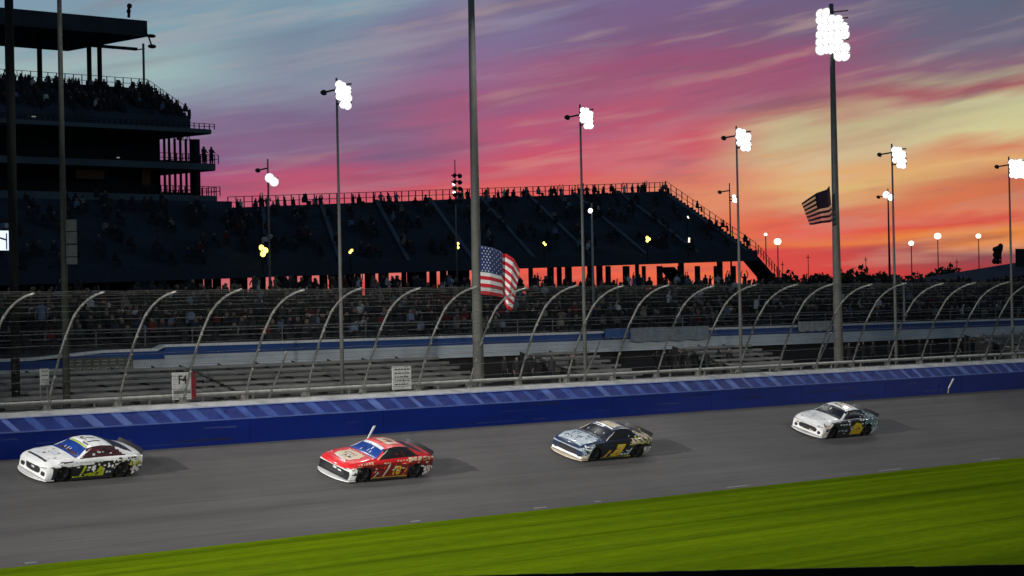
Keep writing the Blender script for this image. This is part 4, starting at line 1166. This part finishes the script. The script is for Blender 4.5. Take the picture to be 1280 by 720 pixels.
def race_car(label, px, py, fn, glass, side_m, decals, yaw=0.0, sc=1.0, numbers=(), extra=None, fdark=None, grille=0, flk=()):
    pos = on_track(px, py)
    root = empty('race_car', pos, label, 'race car', 'race cars on the track')
    mats_all = []
    def mid(m_):
        if m_ not in mats_all: mats_all.append(m_)
        return mats_all.index(m_)
    grids = {}
    ring = [section(x) for x in XS]
    def vert(i, k):                     # k in 0..2*NP_-2 around from +y? side
        if k < NP_: y, z = ring[i][k]; s = -1
        else: y, z = ring[i][2*(NP_-1)-k]; s = 1
        return (warp(XS[i], y), s*y, z)
    parts = {'body': MB(), 'windshield': MB(), 'side_window': MB(), 'far_side_window': MB(), 'rear_window': MB()}
    cache = {k: {} for k in parts}
    def put(part, i, k):
        c = cache[part]
        if (i, k) not in c:
            c[i, k] = len(parts[part].v); parts[part].v.append(vert(i, k))
        return c[i, k]
    K = 2*(NP_-1)
    for i in range(len(XS)-1):
        xm = (XS[i]+XS[i+1])/2
        for k in range(K):
            j = k if k < NP_-1 else K-1-k
            r_ = region(i, j, xm); part = {'body': 'body', 'windshield': 'windshield', 'side': 'side_window', 'rear': 'rear_window'}[r_]
            if part == 'side_window' and k >= NP_-1: part = 'far_side_window'
            a, b_, c, d = vert(i, k), vert(i+1, k), vert(i+1, k+1), vert(i, k+1)
            cx_, cy_, cz_ = (sum(v[q] for v in (a, b_, c, d))/4 for q in range(3))
            MBp = parts[part]
            MBp.f.append((put(part, i, k), put(part, i+1, k), put(part, i+1, k+1), put(part, i, k+1)))
            zone = 'side' if j <= NS_+1 else ('top' if part == 'body' else 'glass')
            MBp.m.append(mid(fn(cx_, cy_, cz_, zone)) if part == 'body' else 0)
    B_ = parts['body']
    # front and rear caps
    for i, flip in ((0, False), (len(XS)-1, True)):
        zsub = 8
        n = K+1
        for k in range(K//2):
            a, b_ = put('body', i, k), put('body', i, k+1); c, d = put('body', i, K-k-1), put('body', i, K-k)
            if k == K//2-1 and b_ == c:
                B_.f.append((a, b_, d))
            else: B_.f.append((a, b_, c, d))
            va = B_.v[a]; B_.m.append(mid(fn(va[0] if not flip else 4.95, 0, va[2], 'front' if not flip else 'back')))
    # floor
    kf = len(B_.v)
    for i in range(len(XS)):
        for s in (-1, 1):
            y, z = ring[i][0]; B_.v.append((warp(XS[i], y), s*y*.97, max(.16, min(z, .2))))
    for i in range(len(XS)-1):
        B_.f.append((kf+2*i, kf+2*i+1, kf+2*i+3, kf+2*i+2)); B_.m.append(mid(blackp))
    # inner wheel wells
    for a in AX:
        for s in (-1, 1):
            B_.tube([(a, s*.60, .37), (a, s*.93, .37)], .42, 18, mid(blackp), cap=False)
            B_.tube([(a, s*.595, .37), (a, s*.60, .37)], .42, 18, mid(blackp))
    off = Vector((-2.45, 0, 0))
    def mk_(mb_, name, mm, smooth_=True):
        o = mb_.build(name, mm, root, smooth=smooth_); o.location = off
        return o
    body = mk_(B_, 'body', mats_all)
    body.data.set_sharp_from_angle(angle=R(38))
    mk_(parts['windshield'], 'windshield', glass); mk_(parts['rear_window'], 'rear_window', GK)
    mk_(parts['side_window'], 'side_window', side_m); mk_(parts['far_side_window'], 'side_window', side_m)
    bvh = BVHTree.FromPolygons([Vector(v) for v in B_.v]+[Vector(v) for n in ('windshield', 'side_window', 'rear_window') for v in parts[n].v],
          [f for f in B_.f] + [tuple(q+len(B_.v) for q in f) for f in parts['windshield'].f]
          + [tuple(q+len(B_.v)+len(parts['windshield'].v) for q in f) for f in parts['side_window'].f]
          + [tuple(q+len(B_.v)+len(parts['windshield'].v)+len(parts['side_window'].v) for q in f) for f in parts['rear_window'].f])
    def proj(view, u, v, lift=.008):
        if view == 'side': o_, d_ = Vector((u, -3, v)), Vector((0, 1, 0))
        elif view == 'front': o_, d_ = Vector((-2, u, v)), Vector((1, 0, 0))
        else: o_, d_ = Vector((u, v, 4)), Vector((0, 0, -1))
        h = bvh.ray_cast(o_, d_)
        return (h[0] - d_*lift) if h[0] else (o_+d_*3)
    def decal(view, poly, mm, name='decal', lift=.008):
        bm = bmesh.new(); vs = [bm.verts.new((p[0], p[1], 0)) for p in poly]; bm.faces.new(vs)
        bmesh.ops.triangulate(bm, faces=bm.faces)
        for _ in range(4):
            es = [e for e in bm.edges if e.calc_length() > .12]
            if not es: break
            bmesh.ops.subdivide_edges(bm, edges=es, cuts=1); bmesh.ops.triangulate(bm, faces=bm.faces)
        mb_ = MB(); 
        for v in bm.verts: mb_.v.append(tuple(proj(view, v.co.x, v.co.y, lift)))
        bm.verts.index_update()
        for f in bm.faces: mb_.f.append(tuple(v.index for v in f.verts)); mb_.m.append(0)
        bm.free(); return mk_(mb_, name, mm)
    def text(view, txt, size, u, v, mm, bold=.02, shear=0, flipu=False, rot=0, lift=.014, name='number'):
        me = text_mesh(txt, size, bold, shear); bm = bmesh.new(); bm.from_mesh(me)
        for _ in range(3):
            es = [e for e in bm.edges if e.calc_length() > .12]
            if not es: break
            bmesh.ops.subdivide_edges(bm, edges=es, cuts=1); bmesh.ops.triangulate(bm, faces=bm.faces)
        mb_ = MB(); bm.verts.index_update(); c_, s_ = math.cos(rot), math.sin(rot)
        for q in bm.verts:
            x_, y_ = q.co.x, q.co.y; x_, y_ = x_*c_-y_*s_, x_*s_+y_*c_
            mb_.v.append(tuple(proj(view, u+x_, v+y_, lift)))
        for f in bm.faces: mb_.f.append(tuple(q.index for q in f.verts)); mb_.m.append(0)
        bm.free(); return mk_(mb_, name, mm)
    for d in decals: decal(*d)
    for n_ in numbers: text(*n_)
    # grille, intakes, lights
    def flecks(view, x0, x1, v0, v1, n, mms, sz=(.05, .16), name='sponsor_lettering'):
        for mm in mms:
            mb_ = MB()
            for q in range(n):
                x, v = random.uniform(x0, x1), random.uniform(v0, v1); w = random.uniform(*sz); h_ = random.uniform(.025, .07); sk_ = random.uniform(0, .04)
                k = len(mb_.v)
                for (a_, b__) in ((x, v), (x+w, v), (x+w+sk_, v+h_), (x+sk_, v+h_)): mb_.v.append(tuple(proj(view, a_, b__, .016)))
                mb_.f.append((k, k+1, k+2, k+3)); mb_.m.append(0)
            mk_(mb_, name, mm)
    for fl in flk: flecks(*fl)
    def blob(y0_, y1_, zlo, zhi, mm, name, rr=.25, lift=.014):
        pts = []; cy, cz = (y0_+y1_)/2, (zlo+zhi)/2; hw, hh = (y1_-y0_)/2, (zhi-zlo)/2
        for k in range(20):
            a = 2*math.pi*k/20; c_, s_ = math.cos(a), math.sin(a); e = .55
            pts.append((cy+hw*math.copysign(abs(c_)**e, c_), cz+hh*math.copysign(abs(s_)**e, s_)))
        return decal('front', pts, mm, name, lift)
    mesh_m = mat('grille_mesh', (.02, .02, .022), .6, var=.6, scale=30)
    if grille == 0:
        blob(-.46, .46, .22, .52, mesh_m, 'grille'); blob(-.80, -.54, .22, .38, mesh_m, 'brake_duct'); blob(.54, .80, .22, .38, mesh_m, 'brake_duct'); blob(-.10, .10, .34, .42, PBW, 'emblem', lift=.02)
    elif grille == 1:
        blob(-.62, .62, .20, .46, mesh_m, 'grille'); blob(-.14, .08, .36, .44, PBW, 'emblem', lift=.02); blob(-.42, -.2, .34, .40, PBW, 'emblem', lift=.02)
    else:
        blob(-.54, .54, .22, .46, mesh_m, 'grille'); blob(-.78, -.60, .20, .34, mesh_m, 'brake_duct'); blob(.60, .78, .20, .34, mesh_m, 'brake_duct')
    hl_ = mat('headlight_decal', (.25, .27, .3), .3, var=.5, scale=8)
    for s in (-1, 1): decal('front', [(s*.56, .50), (s*.86, .56), (s*.88, .62), (s*.58, .56)][::s], hl_, 'headlight', .012)
    # splitter, skirts
    m_ = MB()
    pr = [(warp(0, y)-.05, y) for y in [-.93+.186*q for q in range(11)]]
    for (xa, ya), (xb, yb) in zip(pr, pr[1:]):
        m_.hexa([(xa, ya, .07), (xb, yb, .07), (xb+.4, yb, .07), (xa+.4, ya, .07), (xa, ya, .10), (xb, yb, .10), (xb+.4, yb, .10), (xa+.4, ya, .10)])
    mk_(m_, 'splitter', fdark or spl, False)
    m_ = MB()
    for s in (-1, 1):
        m_ = MB(); m_.box(1.42, 3.42, s*.93-.02, s*.93+.02, .06, .15); mk_(m_, 'side_skirt', spl, False)
    # spoiler
    m_ = MB(); n = 12
    for q in range(n):
        ya, yb = -.80+1.6*q/n, -.80+1.6*(q+1)/n
        xa, xb = 4.86-.10*(ya/.8)**2, 4.86-.10*(yb/.8)**2
        m_.hexa([(xa, ya, .84), (xb, yb, .84), (xb+.03, yb, .84), (xa+.03, ya, .84), (xa+.07, ya, 1.03), (xb+.07, yb, 1.03), (xb+.09, yb, 1.03), (xa+.09, ya, 1.03)])
    mk_(m_, 'spoiler', blackp, False)
    # A pillar seam, window net and roof rails
    m_ = MB()
    for s in (-1, 1):
        m_ = MB(); m_.tube([Vector(proj('side', x_, z_, .012)) * 1 if s < 0 else Vector((proj('side', x_, z_, .012).x, -proj('side', x_, z_, .012).y, z_)) for x_, z_ in ((1.75, .86), (1.95, .96), (2.18, 1.07), (2.36, 1.17))], .018, 5); mk_(m_, 'window_pillar', extra or PW)
    # wheels
    for ai, a in enumerate(AX):
        for s in (-1, 1):
            m_ = MB(); st = -.12 if ai == 0 else 0
            prw = [(.60, .30), (.62, .335), (.66, .345), (.84, .345), (.88, .332), (.915, .31), (.905, .24)]
            k0 = 0; nn = 24
            for (yy, rr) in prw:
                for q in range(nn):
                    an = 2*math.pi*q/nn; m_.v.append((rr*math.cos(an), s*(yy-.76), rr*math.sin(an)))
            for q1 in range(len(prw)-1):
                for q in range(nn): m_.f.append((q1*nn+q, q1*nn+(q+1) % nn, (q1+1)*nn+(q+1) % nn, (q1+1)*nn+q)); m_.m.append(0)
            m_.f.append(tuple(range(nn))); m_.m.append(0)
            w_ = m_.build('wheel', tyre, root, smooth=False); w_.location = off+Vector((a, s*.76, WR)); w_.rotation_euler = (0, 0, 0)
            r2_ = MB()
            for (yy, rr) in ((.14, .245), (.11, .20), (.09, .12), (.13, .06), (.13, .001)):
                for q in range(nn): an = 2*math.pi*q/nn; r2_.v.append((rr*math.cos(an), s*yy, rr*math.sin(an)))
            for q1 in range(4):
                for q in range(nn): r2_.f.append((q1*nn+q, q1*nn+(q+1) % nn, (q1+1)*nn+(q+1) % nn, (q1+1)*nn+q)); r2_.m.append(0)
            r2_.build('rim', rimm, w_)
    root.rotation_euler = (math.atan(BK), 0, yaw); root.scale = (1.02*sc, 1.03*sc, 1.04*sc)
    return root

def fn_white(x, y, z, zone):
    if zone == 'front': return PW
    if zone == 'side' and y < 0 or zone == 'side':
        if 1.35 < x < 3.2 and z < .62+.06*(x-1.35): return PK
        if .55 < x < 1.4 and z < .60: return PN
        if 3.2 <= x < 4.35 and z < .74: return PK if (z < .68 or int(x*9) % 2) else PW
        if x >= 4.35 and z < .62: return PW if int((x*8+z*14)) % 3 else PK
    if zone == 'top' and x > 4.15: return PW
    return PW
def fn_red(x, y, z, zone):
    if zone == 'front': return PW if z > .46 else blackp
    if zone == 'side':
        if x < .62: return PW if (z < .58+.02*math.sin(x*20)) else PR
        if x < 1.4 and z < .6: return PK
        if 3.4 < x < 4.3 and z < .55: return PK
        if x < 1.5 and z > .72: return PC if int(x*14) % 2 else PR
        if x > 3.3 and z > .74: return PC if int(x*11) % 3 else PR
        if x > 4.2 and z < .45: return PW if int(x*12+z*10) % 3 else PDR
        return PDR if z < .70 else PR
    return PR
def fn_navy(x, y, z, zone):
    if zone == 'front': return PW if z < .22 else (PS if z > .42 else PN)
    if zone == 'side':
        if x < .95: return (PS if int(x*17+z*23) % 2 else PN) if z > .3 else PC
        if x > 4.25 and z < .45: return PW if int(x*13+z*17) % 2 else PK
        if x > 3.35 and z > .66: return PC if int(x*9+z*13) % 3 else PK
        return PK
    if x < 1.5: return PN
    if x > 3.3: return PC if abs(y) > .45 else PK
    return PN if x > 2.35 and abs(y) > .5 else PN
def fn_bw(x, y, z, zone):
    if zone == 'front': return PW
    if zone == 'side':
        if x < .95: return PW if int(x*13+z*19) % 4 else PC
        if x > 3.55 and z > .45: return PT if int(x*8+z*21) % 2 else PN
        if x > 4.3: return PT if int(x*12+z*13) % 2 else PW
        return PK
    if x < 1.5: return PW
    if x > 3.3: return PT if abs(y) > .5 else PK
    return PW
rect = lambda a, b_, c, d: [(a, c), (b_, c), (b_, d), (a, d)]
random.seed(17)
random.seed(18)
def scrib(view, x0, x1, z0_, z1_, n, mm, name='sponsor_lettering'):
    out = []
    for i in range(n):
        x = x0+(x1-x0)*(i+.15)/n; w = (x1-x0)/n*random.uniform(.45, .8); zl_ = z0_+random.uniform(0, .3)*(z1_-z0_); zh = z1_-random.uniform(0, .25)*(z1_-z0_); s = .25*(zh-zl_)
        out.append((view, [(x, zl_), (x+w, zl_), (x+w+s, zh), (x+s, zh)], mm, name, .012))
    return out
WC = [('top', rect(.34, .47, -.60, .60), PK, 'hood_slot')]
WC += [('side', [(1.75, .17), (2.95, .17), (2.95, .46), (2.72, .58), (2.60, .36), (2.2, .30), (1.95, .25)], PG, 'lime_swoosh', .010), ('side', [(1.78, .19), (1.90, .19), (2.10, .62), (1.98, .62)], PG, 'lime_swoosh', .011),
       ('side', [(1.35, .16), (2.0, .16), (2.0, .19), (1.5, .20)], PG, 'lime_swoosh', .012)]
WC += scrib('side', 3.05, 3.75, .46, .60, 4, PW) + scrib('side', 2.1, 2.5, .46, .60, 2, PW) + scrib('side', 3.0, 3.3, .24, .36, 2, PBW) + scrib('side', 4.1, 4.75, .46, .68, 3, PG) + scrib('side', 4.1, 4.7, .26, .40, 3, PW)
WC += [('top', [(1.72, -.60), (1.82, -.60), (1.82, .60), (1.72, .60)], PM, 'cowl_strip'), ('side', rect(.55, .9, .30, .36), PM, 'red_flash', .01), ('top', rect(2.18, 2.26, -.52, .52), PG, 'windshield_banner', .01)]
WC += [('top', rect(2.34, 2.42, -.45, -.1), PK, 'roof_decal'), ('top', rect(2.5, 3.1, .15, .22), PK, 'roof_decal'), ('top', rect(2.5, 3.1, -.24, -.17), PM, 'roof_decal')] + scrib('side', 4.0, 4.5, .76, .84, 3, PK)
WC += scrib('side', .5, .85, .42, .52, 2, PK) + scrib('side', 1.5, 2.9, .70, .78, 7, PBW) + scrib('side', 3.2, 3.9, .66, .74, 4, PK) + [('top', rect(3.5, 3.9, -.55, -.5), PK, 'roof_decal'), ('top', rect(.62, .70, .2, .5), PBW, 'hood_decal'), ('top', rect(1.0, 1.35, -.2, .2), PBW, 'hood_decal'), ('side', [(1.0, .74), (1.45, .78), (1.45, .81), (1.0, .78)], PM, 'red_flash', .012)]
race_car('white race car with black lower side and lime green swoosh, leftmost on the track', 97, 590, fn_white, GB, GM, WC, numbers=[('side', '4', .34, 2.42, .46, PW, .02, .1)], grille=0, extra=PW, fdark=PW, flk=[('side', .35, .9, .25, .7, 5, (PK, PM)), ('side', 1.4, 3.3, .16, .62, 9, (PW, PM, PN)), ('side', 3.3, 4.7, .2, .8, 12, (PK, PC)), ('top', .5, 1.5, -.6, .6, 5, (PBW, PM)), ('top', 1.7, 2.2, -.5, .5, 3, (PBW,)), ('top', 2.4, 3.4, -.45, .45, 6, (PBW, PK)), ('side', 2.2, 3.4, .93, 1.12, 5, (PK, PDR, PBW))])
RC = [('top', [(.55, -.42), (.50, .40), (.85, .52), (1.42, .44), (1.42, -.40), (1.0, -.50)], PC, 'hood_emblem')]
RC += [('top', [(.72, -.30), (.72, -.12), (.84, -.12), (.84, -.30)], PK, 'hood_emblem', .014), ('top', rect(.75, .85, .0, .10), PK, 'hood_emblem', .014), ('top', rect(.95, 1.0, -.25, .3), PDR, 'hood_emblem', .014), ('top', rect(1.12, 1.17, -.25, .3), PDR, 'hood_emblem', .014)]
RC += [('top', rect(2.12, 2.27, -.54, .54), PBW, 'windshield_banner', .012), ('top', [(2.6, -.36), (2.6, .40), (3.2, .40), (3.2, -.36)], PC, 'roof_number_panel')]
RC += [('side', rect(1.45, 3.4, .135, .185), PGo, 'gold_stripe', .012), ('side', [(1.55, .20), (1.62, .20), (1.80, .42), (1.73, .42)], PC, 'side_decal', .012), ('side', [(2.02, .20), (2.12, .20), (2.40, .68), (2.30, .68)], PC, 'side_decal', .012)]
RC += scrib('side', 2.0, 2.4, .70, .77, 4, PC) + scrib('side', 2.7, 4.6, .76, .84, 12, PC) + scrib('side', 4.0, 4.7, .36, .54, 5, PW) + scrib('side', 2.9, 3.3, .5, .6, 3, PM)
RC += scrib('side', .45, .85, .32, .46, 3, PK) + scrib('side', 1.5, 2.2, .5, .62, 3, PR) + scrib('side', 3.4, 3.8, .2, .3, 2, PM) + scrib('top', .3, .5, -.6, .5, 2, PW)
race_car('red race car with cream hood emblem and gold side stripe, chasing the white car', 466, 591, fn_red, GB, blackp, RC, sc=1.06, numbers=[('side', '18', .46, 2.72, .40, PY, .022, .15), ('side', '/', .3, 3.2, .33, PY, .02, .2), ('top', '18', .42, 2.9, 0, PDR, .02, 0, False, R(-90))], grille=1, extra=PC, fdark=PW, flk=[('side', .35, .9, .25, .66, 7, (PK, PC)), ('side', 1.4, 3.3, .18, .68, 12, (PC, PM, PR)), ('side', 3.3, 4.8, .2, .85, 12, (PM, PC, PK)), ('top', .35, 1.5, -.7, .7, 8, (PC, PDR, PW)), ('top', 1.7, 2.1, -.5, .5, 5, (PBW, PN)), ('top', 2.4, 3.4, -.45, .45, 6, (PC, PGo)), ('side', 2.3, 3.6, .95, 1.1, 5, (PDR,))])
NC = [('top', [(.22, -.70), (.20, .6), (.8, .80), (1.48, .72), (1.48, -.60), (.9, -.80)], PS, 'hood_panel')]
random.seed(9)
for i in range(16):
    x_, y_ = random.uniform(.4, 1.35), random.uniform(-.55, .5); NC.append(('top', [(x_, y_), (x_+.09, y_+.02), (x_+.10, y_+.10), (x_+.02, y_+.08)], random.choice((PN, PK, PW)), 'hood_fleck', .014))
NC += [('top', rect(2.5, 3.1, -.38, .40), PC, 'roof_number_panel'), ('top', rect(2.34, 2.44, -.5, .5), PW, 'roof_edge_strip'), ('top', rect(2.2, 2.26, -.1, .5), PBW, 'windshield_banner', .012)]
NC += [('side', [(2.0, .18), (2.62, .18), (2.95, .70), (2.42, .70), (2.36, .52), (2.18, .34)], PY, 'yellow_number_panel', .012), ('side', [(1.58, .17), (1.76, .17), (2.06, .45), (1.92, .50)], PGo, 'side_decal', .012), ('side', [(3.1, .22), (3.2, .22), (3.42, .5), (3.32, .5)], PS, 'side_decal', .012), ('side', rect(1.45, 3.4, .13, .16), PG, 'lime_stripe', .012)]
NC += scrib('side', 3.15, 4.2, .64, .80, 4, PC) + scrib('side', 4.15, 4.75, .34, .50, 5, PW) + scrib('side', 1.4, 2.0, .60, .72, 3, PN)
NC += scrib('side', .35, .85, .2, .34, 4, PW) + scrib('side', .45, .85, .4, .5, 3, PK) + scrib('side', 2.7, 3.3, .2, .3, 3, PBW)
race_car('dark navy race car with silver hood and yellow number panel, third in line', 749, 566, fn_navy, GK, blackp, NC, sc=1.07, numbers=[('side', '2', .36, 2.5, .42, PGo, .02, .15)], grille=2, extra=PC, fdark=PC, flk=[('side', .35, .9, .2, .66, 11, (PW, PK)), ('side', 1.4, 3.3, .18, .75, 9, (PN, PS, PK)), ('side', 3.3, 4.8, .3, .95, 14, (PC, PK, PG)), ('top', .25, 1.5, -.75, .75, 14, (PN, PW, PK)), ('top', 1.7, 2.2, -.5, .5, 4, (PBW, PN)), ('top', 2.4, 3.4, -.45, .45, 5, (PC, PW)), ('side', 2.9, 3.7, .95, 1.1, 3, (PS,))])
BC = [('top', rect(2.5, 3.1, -.36, .42), PC, 'roof_number_panel'), ('top', rect(.9, .94, -.6, .6), PS, 'hood_seam'), ('side', [(2.45, .15), (3.35, .15), (3.45, .45), (3.2, .66), (2.85, .72), (2.6, .56)], PY, 'yellow_side_panel', .012), ('side', [(3.3, .17), (3.85, .17), (3.9, .34), (3.55, .42)], PM, 'side_decal', .014)]
BC += scrib('side', 3.4, 3.85, .20, .32, 2, PC) + scrib('side', 1.4, 2.2, .3, .42, 3, PS) + scrib('side', 1.5, 2.4, .62, .70, 4, PBW) + scrib('side', 4.3, 4.8, .5, .7, 3, PW) + scrib('side', 3.1, 3.7, .78, .9, 3, PBW)
BC += scrib('side', .35, .85, .2, .34, 4, PC) + scrib('side', .45, .85, .42, .52, 3, PK) + scrib('side', 3.8, 4.6, .56, .8, 6, PT) + scrib('side', 3.9, 4.7, .36, .5, 4, PBW) + scrib('top', 2.35, 2.45, -.5, .3, 1, PK)
race_car('white nosed black race car with yellow side panel and teal tail, last in line', 1041, 539, fn_bw, GK, GK, BC, sc=1.08, numbers=[('side', '7', .36, 2.95, .42, PGo, .02, .15)], grille=2, extra=PS, fdark=PW, flk=[('side', .35, .9, .2, .66, 9, (PC, PK)), ('side', 1.4, 3.3, .18, .75, 8, (PBW, PN, PK)), ('side', 3.3, 4.8, .3, .95, 14, (PT, PK, PW)), ('top', .25, 1.5, -.75, .75, 6, (PBW, PC, PK)), ('front', -.8, .8, .2, .6, 9, (PK, PC)), ('top', 1.7, 2.2, -.5, .5, 3, (PBW, PN)), ('top', 2.4, 3.4, -.45, .45, 5, (PC, PK)), ('side', 2.9, 3.8, .92, 1.1, 4, (PBW,))])

# ------------------------------------------------------------------ dark platform edge in the foreground
dC = 17.0
c0 = CAMP + f_h*dC; root = empty('viewing_platform', (c0.x, c0.y, 0), 'black platform edge filling the bottom border of the photo', 'platform', rz=ALPHA-math.pi/2)
ze = CZ - (1/F)*dC*331.0
m = MB(); m.box(-6, 6, -3.0, -.06, ze-.35, ze-.2); m.build('deck', cold, root)
m = MB(); random.seed(6); n = 60
for i in range(n):
    xa, xb = -6+12*i/n, -6+12*(i+1)/n; ha = random.uniform(0, .006)
    m.box(xa, xb, -.05, 0, ze-.55, ze+ha-.0)
m.build('toe_board', mat('black_board', (.004, .004, .004), .95), root)
for sx in (-5.8, 5.8):
    for sy in (-2.9, -.2):
        m = MB(); m.box(-.08, .08, -.08, .08, -.3, ze-.36); o = m.build('leg', cold, root); o.location = (sx, sy, 0)

# ------------------------------------------------------------------ floodlighting
for (root_, top) in masts + tall:
    L0 = top + Vector((-.3, -1.8, -.6))
    spot(L0, (top.x-14, 76.0, 1.5), 1700, 95, .8, rad=.8)
spot(Vector((62, 84.2, 25)), (56, 74, 1), 4500, 100, .8, rad=.9)
spot(Vector((87.3, 83.8, 25.3)), (80, 74, 1), 4500, 100, .8, rad=.9)
# infield light masts outside the picture
inf = [((2, 42, 23), (60, 69, 0), 70000, 34, .6), ((-60, 58, 46), (92, 63, 0), 950000, 23, .45), ((78, 30, 23), (80, 66, 0), 7000, 60, 1.2), ((112, 38, 23), (110, 68, 0), 10000, 60, 1.2), ((24, -14, 26), (66, 60, 0), 95000, 26, 1.2), ((160, 40, 24), (130, 71, 0), 16000, 44, .8)]
for i, (l, a, pw, sz, rd) in enumerate(inf):
    spot(Vector(l) + (Vector(a)-Vector(l)).normalized()*1.6, a, pw, sz, .8, rad=rd)
    root = empty('infield_light_pole', (l[0], l[1], 0), ('infield light mast outside the picture beyond its left edge', 'infield light mast outside the picture far to the left', 'infield light mast outside the picture beside the platform', 'infield light mast outside the picture to the right', 'infield light mast outside the picture behind the camera', 'infield light mast outside the picture far to the right')[i], 'light pole', 'infield light masts')
    m = MB(); m.tube([(0, 0, -.3), (0, 0, l[2]+1)], [.3, .2], 10); m.build('pole', polem, root, smooth=True)
    hd, ln = MB(), MB(); am = (Vector(a)-Vector(l)).normalized(); sd_ = am.cross(up0).normalized()
    for q in range(-2, 3):
        for w in (-.9, 1.0): fixture(hd, ln, Vector((0, 0, l[2]+w)) + sd_*q*.7 - am*.2, am, .28)
    hd.build('lamp_hood', hood, root, smooth=True); ln.build('lamp_lens', [lampm, lampr], root)

S.cycles.max_bounces = 5; S.cycles.diffuse_bounces = 2; S.cycles.glossy_bounces = 3; S.cycles.transparent_max_bounces = 8
S.cycles.use_denoising = True
S.cycles.sample_clamp_indirect = 4
